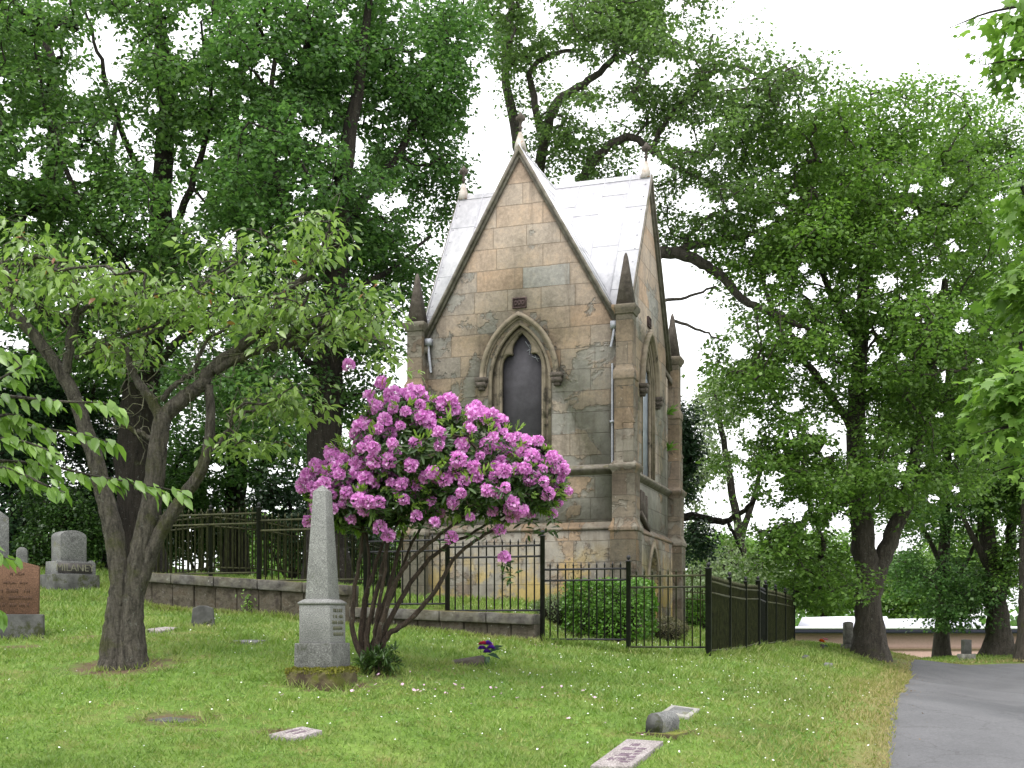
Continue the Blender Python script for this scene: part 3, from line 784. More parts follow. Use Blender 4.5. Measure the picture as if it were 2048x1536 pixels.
# ------------------------------------------------------------------ iron fence on three sides
def bay(mb, p0, p1, zb, zt, sp=.15, r=.011, mi=0, zb1=None, zt1=None):
    p0, p1 = np.array(p0, float), np.array(p1, float); L = np.linalg.norm(p1 - p0); d = (p1 - p0) / L; nn = np.array([-d[1], d[0]])
    zb1 = zb if zb1 is None else zb1; zt1 = zt if zt1 is None else zt1
    def bar(z0, z1, h):
        v = []
        for (p, z) in ((p0, z0), (p1, z1)):
            for (a, b) in ((-.018, -h), (.018, -h), (.018, h), (-.018, h)):
                q = p + nn * a; v.append((q[0], q[1], z + b))
        mb.add(v, [(0, 1, 2, 3), (7, 6, 5, 4), (0, 4, 5, 1), (1, 5, 6, 2), (2, 6, 7, 3), (3, 7, 4, 0)], mi)
    bar(zb + .02, zb1 + .02, .017); bar(zt - .13, zt1 - .13, .018); bar(zt - .33, zt1 - .33, .018)
    n = max(2, int(round(L / sp)))
    for i in range(1, n):
        t = i / n; p = p0 + d * L * t; a, b = zb + (zb1 - zb) * t, zt + (zt1 - zt) * t
        mb.loft(p[0], p[1], [(a, r), (b - .07, r), (b - .065, r * 1.5), (b, .002)], mi, rot=math.pi / 4 - TH)
def post(p, z0, z1, mat, parent, hw=.036):
    mb = MB().loft(p[0], p[1], [(z0, hw), (z1 - .06, hw), (z1 - .055, hw + .012), (z1 - .04, hw + .012), (z1 - .035, .014), (z1 - .02, .014)], rot=math.pi / 4 - TH)
    k = 0.034
    mb.loft(p[0], p[1], [(z1 - .022, .012), (z1 - .005, k), (z1 + .02, k * 1.1), (z1 + .045, k), (z1 + .06, .008)], sides=8, sq=False)
    return mb.build('post', mat, parent)
SP = [0] + [s_of(px) for px in (1257, 1085, 895, 732, 518)] + [11.55]
Fr = empty('iron_fence', (*front(0), g1(*front(0))), 0, 'black iron picket fence facing the lawn, stepping up along the low stone wall', 'fence')
def rel(o): o.location = -Vector(Fr_cur.location); return o
BAYS = [(1.19, 2.60), (1.32, 2.74), (1.85, 3.19), (1.98, 3.33), (2.46, 3.80), (2.62, 3.95)]
BM = [M['midiron'], M['iron'], M['iron'], M['iron'], M['mossiron'], M['mossiron']]
Fr_cur = Fr
for i, (zb, zt) in enumerate(BAYS):
    mb = MB(); bay(mb, front(SP[i]), front(SP[i + 1]), zb, zt)
    rel(mb.build('picket_panel', BM[i], Fr, fix=False))
PT = [(1.0, 2.64), (1.1, 2.79), (1.25, 3.28), (1.86, 3.30), (2.0, 3.45), (2.5, 3.98), (2.6, 4.1)]
for i, s in enumerate(SP):
    if i == 0: continue
    rel(post(front(s), PT[i][0] - .1, PT[i][1], M['iron'], Fr))
def t_of(px):
    k = (px - 1024) / F
    return (k * C1[1] - C1[0]) / (B[0] - B[1] * k)
TS = [0] + [t_of(px) for px in (1459, 1491, 1516, 1531, 1551, 1570, 1588)]
Fr2 = empty('iron_fence', (*front(0, 0), 1.0), 0, 'mossy black iron picket fence running back from the corner beside the road verge', 'fence')
Fr_cur = Fr2
for i in range(len(TS)):
    p = front(0, TS[i]); z = g1(*p)
    rel(post(p, z - .15, z + (1.64 if i in (0, 3, 4) else 1.60), M['iron'], Fr2, .05 if i in (0, 3, 4) else .036))
    if i < len(TS) - 1:
        q = front(0, TS[i + 1]); z1 = g1(*q)
        mb = MB(); bay(mb, p, q, z + .13, z + 1.5, .14, .011, zb1=z1 + .13, zt1=z1 + 1.5)
        nm = 'gate_panel' if i == 3 else 'picket_panel'
        rel(mb.build(nm, M['iron'] if i in (3,) else M['mossiron'], Fr2, fix=False))
Fr3 = empty('iron_fence', (*front(11.55, 0), 2.6), 0, 'mossy green iron picket fence running back under the dark trees', 'fence')
Fr_cur = Fr3
for i in range(6):
    p = front(11.55, i * 2.4 + .02); q = front(11.55, i * 2.4 + 2.4); z, z1 = g1(*p) + .55 - .08 * i, g1(*q) + .55 - .08 * (i + 1)
    if i: rel(post(p, z - .7, z + 1.36, M['iron'], Fr3))
    mb = MB(); bay(mb, p, q, z, z + 1.28, .15, zb1=z1, zt1=z1 + 1.28)
    rel(mb.build('picket_panel', M['mossiron'], Fr3, fix=False))
p = front(11.55, 14.42); z = g1(*p); rel(post(p, z - .2, z + 1.4, M['iron'], Fr3))
Fr4 = empty('iron_fence', (*front(11.55, 14.5), 2.4), 0, 'iron picket fence closing the back of the plot behind the mausoleum', 'fence')
Fr_cur = Fr4
for i in range(4):
    p = front(11.5 - i * 2.6, 14.45); q = front(11.5 - (i + 1) * 2.6, 14.45); z, z1 = g1(*p), g1(*q)
    mb = MB(); bay(mb, p, q, z + .12, z + 1.4, .15, zb1=z1 + .12, zt1=z1 + 1.4)
    rel(mb.build('picket_panel', M['mossiron'], Fr4, fix=False)); rel(post(q, z1 - .2, z1 + 1.5, M['iron'], Fr4))

# ------------------------------------------------------------------ low retaining wall under the fence
def wallrun(s0, s1, ct0, ct1, label):
    root = empty('retaining_wall', (*front((s0 + s1) / 2), ct0 - .6), 0, label, 'stone wall')
    n = max(6, int((s1 - s0) / .45)); ss = np.linspace(s0, s1, n + 1)
    def run(q0, q1, zlo, zhi, jit, name, mat, gap=.008):
        mb = MB(); r = np.random.default_rng(int(s0 * 10) + len(name))
        for i in range(n):
            if name == 'coping' and i % 2: continue
            a, b = ss[i] + gap, ss[min(n, i + (2 if name == 'coping' else 1))] - gap
            j = r.uniform(-jit, jit)
            v = []
            for s in (a, b):
                for q, z in ((q0 + j, 0), (q1, 0), (q1, 1), (q0 + j, 1)):
                    p = front(s, q); f = (s - s0) / (s1 - s0)
                    v.append((p[0], p[1], (zlo(p, f) if z == 0 else zhi(p, f) + (r.uniform(-.006, .006) if name == 'coping' else 0))))
            mb.add(v, [(0, 1, 2, 3), (7, 6, 5, 4), (0, 4, 5, 1), (1, 5, 6, 2), (2, 6, 7, 3), (3, 7, 4, 0)])
        o = mb.build(name, mat, root, bevel=.018); o.location = -Vector(root.location)
    ct = lambda f: ct0 + (ct1 - ct0) * f
    mid = lambda p, f: g1(*p) - .0 + .30
    run(-.20, .22, lambda p, f: g1(*front(s0 + (s1 - s0) * f, -.3)) - .25, lambda p, f: ct(f) - .19, .02, 'wall_face', M['wallstone'])
    run(-.27, .24, lambda p, f: ct(f) - .20, lambda p, f: ct(f), .01, 'coping', M['copingstone'])
    return root
wallrun(s_of(1076), s_of(712) + .02, 1.80, 1.95, 'low mossy stone wall with dark rounded coping, behind the flowering rhododendron')
wallrun(s_of(711) + .03, 11.75, 2.36, 2.70, 'taller lichen-covered stone wall behind the obelisk and cherry trunk')

# ------------------------------------------------------------------ gravestones and monuments
def strokes(mb, u0, u1, z, h, rows, fn, seed, mi=0, gap=1.7):
    """worn, unreadable lettering: rows of short carved strokes"""
    r = np.random.default_rng(seed)
    for k in range(rows):
        zz = z - k * h * gap; w = (u1 - u0) * r.uniform(.7, 1); x = (u0 + u1 - w) / 2
        while x < (u0 + u1 + w) / 2 - h * .4:
            cw = h * r.uniform(.35, .7)
            if r.random() > .14:
                t = h * .16
                for (a, b, c, d) in [((x, zz, x + t, zz + h)), (x + cw - t, zz, x + cw, zz + h), (x, zz + (h - t) * r.choice([0, .5, 1]), x + cw, 0)]:
                    if d == 0: d = b + t
                    if r.random() < .8:
                        v = [fn(a, b, .001), fn(c, b, .001), fn(c, d, .001), fn(a, d, .001), fn(a, b, -.004), fn(c, b, -.004), fn(c, d, -.004), fn(a, d, -.004)]
                        mb.add(v, [(0, 1, 2, 3), (7, 6, 5, 4), (0, 4, 5, 1), (1, 5, 6, 2), (2, 6, 7, 3), (3, 7, 4, 0)], mi)
            x += cw + h * .2
    return mb
def text(body, size, depth, mat, parent, loc, rot):
    cu = bpy.data.curves.new('lettering', 'FONT'); cu.body = body; cu.size = size; cu.extrude = depth; cu.align_x = 'CENTER'; cu.align_y = 'CENTER'
    o = bpy.data.objects.new('lettering_source', cu); COL.objects.link(o)
    bpy.context.view_layer.update()
    me = bpy.data.meshes.new_from_object(o.evaluated_get(bpy.context.evaluated_depsgraph_get()))
    bpy.data.objects.remove(o); bpy.data.curves.remove(cu)
    me.materials.clear(); me.materials.append(mat)
    t = bpy.data.objects.new('lettering', me); link(t, parent); t.location = loc; t.rotation_euler = rot
    return t

# obelisk
pb = gp(645, 1368); OB = empty('obelisk_monument', (pb[0], pb[1] , pb[2] - .02), math.radians(-18.5), 'speckled grey granite obelisk on a mossy stone base beside the rhododendron', 'monument')
k = pb[1] / 15.0
b0 = MB(); rr_ = np.random.default_rng(4); V_ = []; ns_ = 48
for jz, (z, e) in enumerate(((-.15, 1.0), (.02, 1.02), (.07, .99), (.12, 1.0), (.165, .985), (.195, .95), (.205, .85), (.205, .5))):
    for i in range(ns_):
        a = 2 * math.pi * i / ns_; sq = 1 / (abs(math.cos(a)) ** 10 + abs(math.sin(a)) ** 10) ** .1
        R_ = .345 * k * sq * e * (1 + rr_.normal(0, .018)); V_.append((R_ * math.cos(a), R_ * math.sin(a), z * k + rr_.normal(0, .006)))
b0.add(V_, [(j * ns_ + i, j * ns_ + (i + 1) % ns_, (j + 1) * ns_ + (i + 1) % ns_, (j + 1) * ns_ + i) for j in range(7) for i in range(ns_)] + [tuple(range(7 * ns_, 8 * ns_))])
ob_base = b0.build('base', M['mossstone'], OB)
MB().box(-.262 * k, .262 * k, -.262 * k, .262 * k, .20 * k, .53 * k, taper=.006).build('plinth', M['granite_dark'], OB, bevel=.012)
MB().box(-.213 * k, .213 * k, -.213 * k, .213 * k, .53 * k, 1.0 * k, taper=.002).build('die', M['granite'], OB, bevel=.005)
MB().loft(0, 0, [(1.0 * k, .20 * k), (1.01 * k, .222 * k), (1.035 * k, .226 * k), (1.06 * k, .19 * k), (1.075 * k, .165 * k)]).build('moulding', M['granite'], OB)
MB().loft(0, 0, [(1.072 * k, .157 * k), (2.42 * k, .086 * k), (2.505 * k, .003)]).build('shaft', M['granite'], OB, bevel=.003)
mb = strokes(MB(), -.17 * k, .17 * k, .915 * k, .042 * k, 5, lambda u, w, d: (.2125 * k - d, u, w), 11, gap=1.75)
mb.build('lettering', M['letter_green'], OB)

# grey family headstone
p = gp(125, 1182, 22, 32); HS = empty('family_headstone', (p[0], p[1] + .4, p[2]), math.radians(46), 'grey round-topped family headstone on a stepped base with raised name, before dark shrubs', 'headstone')
q = HS.location[1] / 27.5
MB().box(-.55 * q, .55 * q, -.42 * q, .42 * q, -.3, .38 * q, taper=.01).build('base', M['greydark'], HS, bevel=.015)
die = MB().box(-.43 * q, .43 * q, -.30 * q, .30 * q, .38 * q, .68 * q, taper=.012).build('name_block', M['grey'], HS, bevel=.012)
MB().plate([(-.40 * q, .41 * q), (.40 * q, .41 * q), (.40 * q, .64 * q), (-.40 * q, .64 * q)], (), lambda u, w, d: (u, -.303 * q - .004 + d, w), .03).build('name_panel', M['darkstone'], die)
text('MILANEY', .225 * q, .006, M['letter_pale'], die, (0, -.305 * q - .008, .525 * q), (math.pi / 2, 0, 0))
top = [(-.31 * q, .68 * q), (.31 * q, .68 * q), (.315 * q, 1.24 * q)] + [(.315 * q * math.cos(a), 1.24 * q + .15 * q * math.sin(a)) for a in np.linspace(.25, math.pi - .25, 10)] + [(-.315 * q, 1.24 * q)]
MB().plate(top, (), lambda u, w, d: (u, -.23 * q + d, w), .46 * q).build('tablet', M['grey'], HS, bevel=.015)

# brown headstone on a dark base at the edge
Yb = gp(38, 1279, 14, 26)
HB = empty('brown_headstone', (P(8, 0, Yb[1])[0], Yb[1] + .2, Yb[2]), math.radians(19), 'brown granite headstone with worn lettering on a dark blotched base', 'headstone')
q = Yb[1] / 19.0
MB().box(-.62 * q, .53 * q, -.26 * q, .26 * q, -.3, .40 * q, taper=.012).build('base', M['greydark'], HB, bevel=.012)
tb = [(-.52 * q, .40 * q), (.445 * q, .40 * q), (.455 * q, 1.17 * q), (0, 1.29 * q), (-.53 * q, 1.17 * q)]
MB().plate(tb, (), lambda u, w, d: (u, -.16 * q + d, w), .32 * q).build('tablet', M['brown'], HB, bevel=.008)
fb_ = lambda u, w, d: (u, -.16 * q + d, w)
mb = strokes(MB(), .02 * q, .26 * q, 1.02 * q, .055 * q, 1, fb_, 5); strokes(mb, -.12 * q, .32 * q, .88 * q, .04 * q, 1, fb_, 6); strokes(mb, -.18 * q, .36 * q, .745 * q, .06 * q, 3, fb_, 8, gap=1.9)
mb.build('lettering', M['letter_brown'], HB)

def upright(name, label, px, base, top_, wpx, dep, mat, rz=0, peak=.06, y0=10, y1=60, base_h=0, base_w=1.5, bmat=None, mats_top=None, rnd=False, cat='headstone', taper=0, group=None):
    p = gp(px, base, y0, y1); s = p[1] / F; w, h = wpx * s / 2, (base - top_) * s
    r = empty(name, (p[0], p[1] + dep / 2, p[2]), rz, label, cat, group)
    bh = base_h * s
    if base_h: MB().box(-w * base_w, w * base_w, -dep * .8, dep * .8, -.2, bh, taper=.02).build('base', bmat or mat, r, bevel=.02)
    if rnd: pr = [(-w, bh - (0 if bh else .2)), (w, bh - (0 if bh else .2)), (w, h - w)] + [(w * math.cos(a), h - w + w * math.sin(a)) for a in np.linspace(.15, math.pi - .15, 9)] + [(-w, h - w)]
    else: pr = [(-w, bh - (0 if bh else .2)), (w, bh - (0 if bh else .2)), (w - taper * w, h * (1 - peak)), (w * .25, h), (-w * .25, h), (-w + taper * w, h * (1 - peak))]
    MB().plate(pr, (), lambda u, ww, d: (u, -dep / 2 + d, ww), dep).build('stone' if not base_h else 'tablet', mat, r, bevel=min(.02, w * .2))
    return r
upright('headstone', 'tall plain grey slab headstone cut off by the picture edge, behind the brown headstone', -14, 1160, 1020, 50, .25, M['grey'], math.radians(26), .10, 16, 30)
upright('grave_post', 'small pale round-topped grave post just behind the brown headstone', 42, 1165, 1094, 21, .14, M['grey'], .2, 0, 18, 30, rnd=True)
upright('grave_post', 'small grey round-topped grave post close against the raised-name family headstone', 180, 1172, 1121, 17, .16, M['grey'], .3, 0, 22, 34, rnd=True)
upright('small_headstone', 'small rough grey headstone with tapered sides in the grass before the stone wall', 403, 1254, 1211, 50, .22, M['greydark'], math.radians(8), .12, 14, 26, taper=.22)
upright('headstone', 'tall lichen-mottled headstone on a rough stone beside the big tree trunk', 1698, 1300, 1243, 17, .22, M['lichen'], .1, .04, 25, 60, base_h=12, base_w=1.6)
upright('headstone', 'narrow grey headstone with flat cap beyond the orange flowers', 1646, 1281, 1256, 9, .2, M['grey'], 0, .03, 40, 75)
upright('headstone', 'tiny dark brown headstone low in the grass before the pink building', 1675, 1292, 1277, 9, .2, M['darkstone'], 0, .03, 38, 75)
upright('headstone', 'red-brown headstone just past the far end of the picket fence', 1594, 1284, 1252, 8, .2, M['redstone'], 0, .1, 40, 75)
upright('headstone', 'dark shouldered headstone by the far trees', 1908, 1312, 1284, 13, .2, M['darkstone'], 0, .2, 40, 75)
upright('pillar_monument', 'tall plain pillar gravestone on a broad block base across the road', 1936, 1320, 1279, 15, .35, M['greydark'], 0, .02, 40, 75, base_h=12, base_w=2.0, bmat=M['lichen'], cat='monument')

MARKS = []
def slab(name, label, corners, h=.05, mat=None, taper=.0, cat='grave marker', text_rows=(), lmat=None, inner=None, y0=8, y1=60, tilt=None):
    c = np.array([gp(*q, y0, y1) for q in corners]); ctr_ = c.mean(0); L = c - ctr_; MARKS.append(c[:, :2].copy())
    c3 = np.linalg.lstsq(np.column_stack([L[:, :2], np.ones(4)]), L[:, 2], rcond=None)[0]
    L[:, 2] = L[:, :2] @ c3[:2] + c3[2]
    r = empty(name, tuple(ctr_), 0, label, cat)
    def bl(U, V):                                   # U, V in -.5..+.5, V towards the far edge
        a, b = U + .5, .5 - V
        return (L[0] * (1 - a) + L[1] * a) * (1 - b) + (L[3] * (1 - a) + L[2] * a) * b
    def blk(u0, u1, v0, v1, z0, z1, mt, nm, tp=0.0):
        v = [bl(*q) + [0, 0, z0] for q in ((u0, v0), (u1, v0), (u1, v1), (u0, v1))] + [bl(*q) + [0, 0, z1] for q in ((u0 + tp, v0 + tp), (u1 - tp, v0 + tp), (u1 - tp, v1 - tp), (u0 + tp, v1 - tp))]
        return MB().add(v, [(3, 2, 1, 0), (4, 5, 6, 7), (0, 1, 5, 4), (1, 2, 6, 5), (2, 3, 7, 6), (3, 0, 4, 7)]).build(nm, mt, r, bevel=.008)
    blk(-.5, .5, -.5, .5, -.12, h, mat, 'slab', taper)
    if inner: blk(-.33, .33, -.32, .32, h - .01, h + .008, inner, 'plaque')
    if text_rows:
        mb = MB()
        for i, (a, b, z, hh, rows) in enumerate(text_rows):
            strokes(mb, a, b, z, hh, rows, lambda U, V, D: tuple(bl(U, V) + [0, 0, h + .001 - D]), 20 + i)
        mb.build('lettering', lmat, r)
    return r
slab('flat_grave_marker', 'pinkish flat granite grave marker with faded lettering, cut by the bottom picture edge', [(1254, 1488), (1327, 1492), (1262, 1545), (1180, 1542)], .05, M['pinkish'],
     text_rows=((-.3, .12, .24, .09, 2), (.1, .36, .12, .06, 4), (-.34, .16, -.14, .10, 2), (.05, .36, -.2, .05, 3)), lmat=M['letter_purple'])
slab('flat_grave_marker', 'pale square concrete grave marker with darker inset plaque, behind the round-topped stone', [(1343, 1416), (1401, 1424), (1378, 1441), (1320, 1432)], .04, M['concrete'], inner=M['grey'])
slab('flat_grave_marker', 'small pinkish grave marker sunk in the lawn below the obelisk', [(537, 1478), (604, 1462), (645, 1471), (584, 1486)], .05, M['pinkish'], text_rows=((-.35, .35, .12, .14, 1), (-.2, .25, -.2, .11, 1)), lmat=M['letter_purple'])
slab('flat_grave_marker', 'half-buried grave marker with bare soil round it, lowest in the lawn left of the obelisk', [(296, 1441), (340, 1437), (399, 1442), (358, 1447)], .012, M['greydark'])
slab('flat_grave_marker', 'thin grey grave marker lying in the grass between the cherry trunk and the obelisk', [(463, 1286), (492, 1283), (535, 1285), (505, 1290)], .035, M['grey'])
slab('flat_grave_marker', 'reddish grave marker edge in the grass just behind the cherry trunk', [(285, 1264), (330, 1258), (358, 1260), (318, 1267)], .04, M['pinkish'])
slab('flat_grave_marker', 'dark thin grave marker on the bank between the fence and the road', [(1608, 1313), (1636, 1318), (1632, 1322), (1604, 1317)], .05, M['greydark'])
slab('flat_grave_marker', 'grey flat grave marker nearest the road on the shaded bank', [(1650, 1328), (1668, 1331), (1665, 1335), (1646, 1332)], .05, M['grey'])
slab('slant_marker', 'low slanted grave marker with bright edge at the foot of the big tree', [(1712, 1293), (1731, 1303), (1722, 1309), (1704, 1299)], .16, M['grey'], .03)
# round-topped pillow stone on a sunken base
p = gp(1312, 1470); q = p[1] / 15
RS = empty('pillow_headstone', tuple(p + np.array([.09, .22, 0])), math.radians(-30), 'small round-topped stone lying on a mossy sunken base', 'headstone')
MB().box(-.34 * q, .34 * q, -.34 * q, .34 * q, -.15, .025, taper=.01).build('base', M['mossstone'], RS, bevel=.01)
pr = [(-.105, .02), (.125, .02), (.14, .15), (.11, .22), (.05, .265), (-.02, .27), (-.07, .235), (-.10, .15)]
tbm = MB().plate([(a * q, b * q) for a, b in pr], (), lambda u, w, d: (u, -.27 * q + d, w), .54 * q)
for yy in (-.08, .03): tbm.plate([(a * q * 1.012, b * q * 1.012) for a, b in pr], (), lambda u, w, d: (u, yy * q + d, w), .012)
tbm.build('tablet', M['grey'], RS, bevel=.012)
MB().plate([(a * q * .97, .015 + b * q * .95) for a, b in pr], (), lambda u, w, d: (u, -.275 * q + d, w), .02).build('dark_end', M['greydark'], RS)  # thin plate in a darker stone colour laid over the end face
# tilted slab with flower vase
p = gp(935, 1330); q = p[1] / 15.5
TS_ = empty('fallen_headstone', tuple(p), math.radians(5), 'low brown stone slab tilted out of the grass beside the purple flowers', 'headstone')
v = [(-.20, -.12, -.1), (.21, -.12, -.1), (.21, .14, -.1), (-.20, .14, -.1), (-.205, -.10, .035), (.215, -.10, .10), (.215, .14, .125), (-.205, .14, .06)]
MB().add(np.array(v) * q, [(3, 2, 1, 0), (4, 5, 6, 7), (0, 1, 5, 4), (1, 2, 6, 5), (2, 3, 7, 6), (3, 0, 4, 7)]).build('slab', M['pinnacle'], TS_, bevel=.012)
def bloom(mb, c, r, n, mi, seed):
    g = np.random.default_rng(seed)
    for i in range(n):
        d = g.normal(0, 1, 3); d /= np.linalg.norm(d); d[2] = abs(d[2]) * .8 + .1
        u = np.cross(d, (0, 0, 1.)); u /= np.linalg.norm(u) + 1e-6; b = np.cross(d, u)
        c_ = np.array(c); w = r * .45
        mb.add([c_ + d * r * .2, c_ + d * r * .75 + u * w + b * .1 * r, c_ + d * r * 1.1, c_ + d * r * .75 - u * w + b * .1 * r], [(0, 1, 2, 3)], mi)
def blade_leaf(mb, p0, p1, w, mi=0):
    p0, p1 = np.array(p0, float), np.array(p1, float); d = p1 - p0; u = np.cross(d, (0, 1., .2)); u /= np.linalg.norm(u) + 1e-6
    m = p0 + d * .5 + np.array([0, 0, np.linalg.norm(d) * .12])
    mb.add([p0, m + u * w, p1, m - u * w, m + np.array([0, 0, w * .4])], [(0, 1, 4), (1, 2, 4), (2, 3, 4), (3, 0, 4)], mi)
def vase(label, px, py, sc, flowers, vm, leaves):
    p = gp(px, py); q = p[1] / F
    r = empty('flower_vase', tuple(p), 0, label, 'flowers')
    MB().loft(0, 0, [(-.05, 4 * q), (2 * q, 6 * q * sc), (10 * q * sc, 7.5 * q * sc), (18 * q * sc, 6 * q * sc), (20 * q * sc, 5.5 * q * sc)], sides=10, sq=False).build('vase', vm, r, smooth=True)
    for i, (dx, dz, rr, mt) in enumerate(flowers):
        mb = MB(); bloom(mb, (dx * q, (i % 3 - 1) * 3 * q, dz * q), rr * q, 46, 0, i); mb.build('bloom', M[mt], r, fix=False)
    mb = MB()
    for (a, b, c, d, w) in leaves: blade_leaf(mb, (a * q, 0, b * q), (c * q, -2 * q, d * q), w * q)
    mb.build('leaf_spray', M['darkleaf'], r, fix=False)
vase('green vase of purple, crimson and pink flowers standing by the tilted slab', 972, 1334, 1.0, [(-6, 44, 9, 'crimson'), (3, 44, 10, 'purple'), (-8, 35, 9, 'purple'), (10, 36, 9, 'purple'), (2, 28, 9, 'purple'), (9, 43, 6, 'pink')], M['vase'],
     [(5, 30, 36, 42, 4), (6, 28, 32, 36, 3), (4, 26, 30, 14, 4), (3, 24, 24, 20, 4), (-3, 22, -8, 16, 4), (2, 20, 8, 14, 4)])
vase('dark pot of orange and yellow flowers on the grass beyond the fence end', 1645, 1301, .62, [(-3, 19, 5, 'orange'), (-1, 17, 5, 'orange'), (4, 16, 3.5, 'yellow'), (7, 21, 4, 'pink'), (3, 23, 3, 'pink')], M['darkstone'],
     [(1, 10, 12, 7, 2), (0, 10, -6, 12, 2)])

# ------------------------------------------------------------------ long building and car in the distance
Bd = empty('long_building', (35, 78, -2.62), 0, 'long low pink stucco building with dark fascia and pale flat roof, beyond the lawn', 'building')
MB().box(-22, 40, -6, 8, -2, 3.72).build('wall', M['stucco'], Bd)
mb = MB().box(-22.06, 40.06, -6.06, 8, 2.72, 2.92); mb.box(-22.04, 40.04, -6.04, 8, 1.3, 1.42)
mb.build('wall_band', M['stucco_band'], Bd)
rf = MB().box(-22.4, 40.4, -6.5, 8.4, 3.72, 3.98).build('fascia', M['fascia'], Bd)
MB().box(-22.45, 40.45, -6.55, 8.45, 3.98, 4.12).build('roof_edge', M['whiteroof'], rf)
mb = MB().box(-15.0, -11.4, -3.5, 6, 4.12, 4.75, taper=.25); up = mb.build('roof', M['whiteroof'], Bd)
MB().box(-12.9, -12.4, -3.6, -2.9, 4.3, 4.62).build('roof_vent', M['grey'], up)
MB().box(-10.2, -5.4, -2.5, 6, 4.12, 4.62, taper=.2).build('roof', M['whiteroof'], Bd)

pc = P(1428, 1262, 43); cz = .62
car = empty('parked_car', (pc[0], pc[1], cz), math.radians(8), 'blue hatchback car seen through the pickets beyond the corner post', 'car')
prof = [(-2.0, .30), (2.0, .30), (2.05, .62), (1.95, .82), (1.1, .95), (.35, 1.42), (-1.25, 1.46), (-1.85, 1.0), (-2.05, .85), (-2.08, .5)]
MB().plate(prof, (), lambda u, w, d: (u, -.82 + d, w), 1.64).build('body', M['carpaint'], car, bevel=.06)
for yy in (-.832, .822):
    MB().plate([(-1.5, 1.0), (-.2, .98), (-.2, 1.36), (-1.18, 1.39)], (), lambda u, w, d: (u, yy + d, w), .01).build('side_window', M['carglass'], car)
    MB().plate([(-.1, .98), (.95, .97), (.36, 1.34), (-.1, 1.36)], (), lambda u, w, d: (u, yy + d, w), .01).build('side_window', M['carglass'], car)
for xx in (-1.25, 1.25):
    for yy in (-.84, .64):
        MB().plate([(xx + .31 * math.cos(a), .31 + .31 * math.sin(a)) for a in np.linspace(0, 2 * math.pi, 20, endpoint=False)], (), lambda u, w, d: (u, yy + d, w), .2).build('wheel', M['tirepaint'], car)
for yy in (-.7, .5): MB().box(-2.12, -2.04, yy, yy + .2, .68, .84).build('tail_light', M['carlight'], car)
car.location.z = g1(pc[0], pc[1]) + .02

# ------------------------------------------------------------------ vegetation
def nrm(a): return a / (np.linalg.norm(a, axis=-1, keepdims=True) + 1e-9)
QUAD = (np.array([(0, 0, 0), (.5, .36, .06), (1, 0, -.04), (.5, -.36, .06)]), [(0, 1, 2, 3)])
POINTY = (np.array([(0, 0, 0), (.3, .20, .05), (.62, .19, .02), (1, 0, -.16), (.62, -.19, .02), (.3, -.20, .05), (.5, 0, -.02)]), [(0, 1, 6), (1, 2, 6), (2, 3, 6), (3, 4, 6), (4, 5, 6), (5, 0, 6)])
LANCE = (np.array([(0, 0, 0), (.4, .13, .03), (.8, .10, 0), (1, 0, -.08), (.8, -.10, 0), (.4, -.13, .03)]), [(0, 1, 2, 3), (0, 3, 4, 5)])
_lob = []
for a, r in ((0, 1.), (22, .55), (48, .86), (72, .45), (100, .62), (135, .38), (180, .30), (225, .38), (260, .62), (288, .45), (312, .86), (338, .55)):
    _lob.append((.42 + .58 * r * math.cos(math.radians(a)), .62 * r * math.sin(math.radians(a)), -.10 * r * r))
LOBED = (np.array([(.42, 0, .02)] + _lob), [(0, i + 1, (i + 1) % 12 + 1) for i in range(12)])

def place_leaves(tpl, pos, ax, up, size):
    T, fs = tpl
    ax = nrm(ax); b = nrm(np.cross(up, ax)); n = np.cross(ax, b)
    v = pos[:, None] + size[:, None, None] * (T[None, :, 0:1] * ax[:, None] + T[None, :, 1:2] * b[:, None] + T[None, :, 2:3] * n[:, None])
    k = len(T); off = np.arange(len(pos))[:, None] * k
    sizes = np.tile([len(f) for f in fs], len(pos))
    idx = (np.concatenate([np.array(f) for f in fs])[None] + off).ravel()
    return v.reshape(-1, 3), sizes, idx

def leaf_cloud(cent, per, R, flat, size, rng, droop=.35, tilt=.55, out=.8, down=.3):
    n = len(cent) * per
    Rs = np.repeat(R * rng.uniform(.6, 1.35, len(cent)), per)
    o = rng.normal(0, 1, (n, 3)); o /= np.maximum(1, np.linalg.norm(o, axis=1, keepdims=True) / 1.7)
    o = o * .62 * Rs[:, None]; o[:, 2] *= flat
    rr = np.hypot(o[:, 0], o[:, 1]); o[:, 2] -= droop * rr * rr / (Rs + 1e-6)
    pos = np.repeat(cent, per, 0) + o
    d = nrm(o) * np.array([1, 1, .2])
    ax = d * out + rng.normal(0, .6, (n, 3)) * np.array([1, 1, .5]) + np.array([0, 0, -down])
    up = np.array([0, 0, 1.]) + rng.normal(0, tilt, (n, 3)) + d * .3
    return pos, ax, up, size * rng.uniform(.5, 1.45, n)

def mesh_leaves(name, tpl, args, mat, parent, origin=(0, 0, 0)):
    v, s, i = place_leaves(tpl, *args)
    o = bpy.data.objects.new(name, np_mesh(name, v - np.array(origin), s, i, mat)); return link(o, parent)

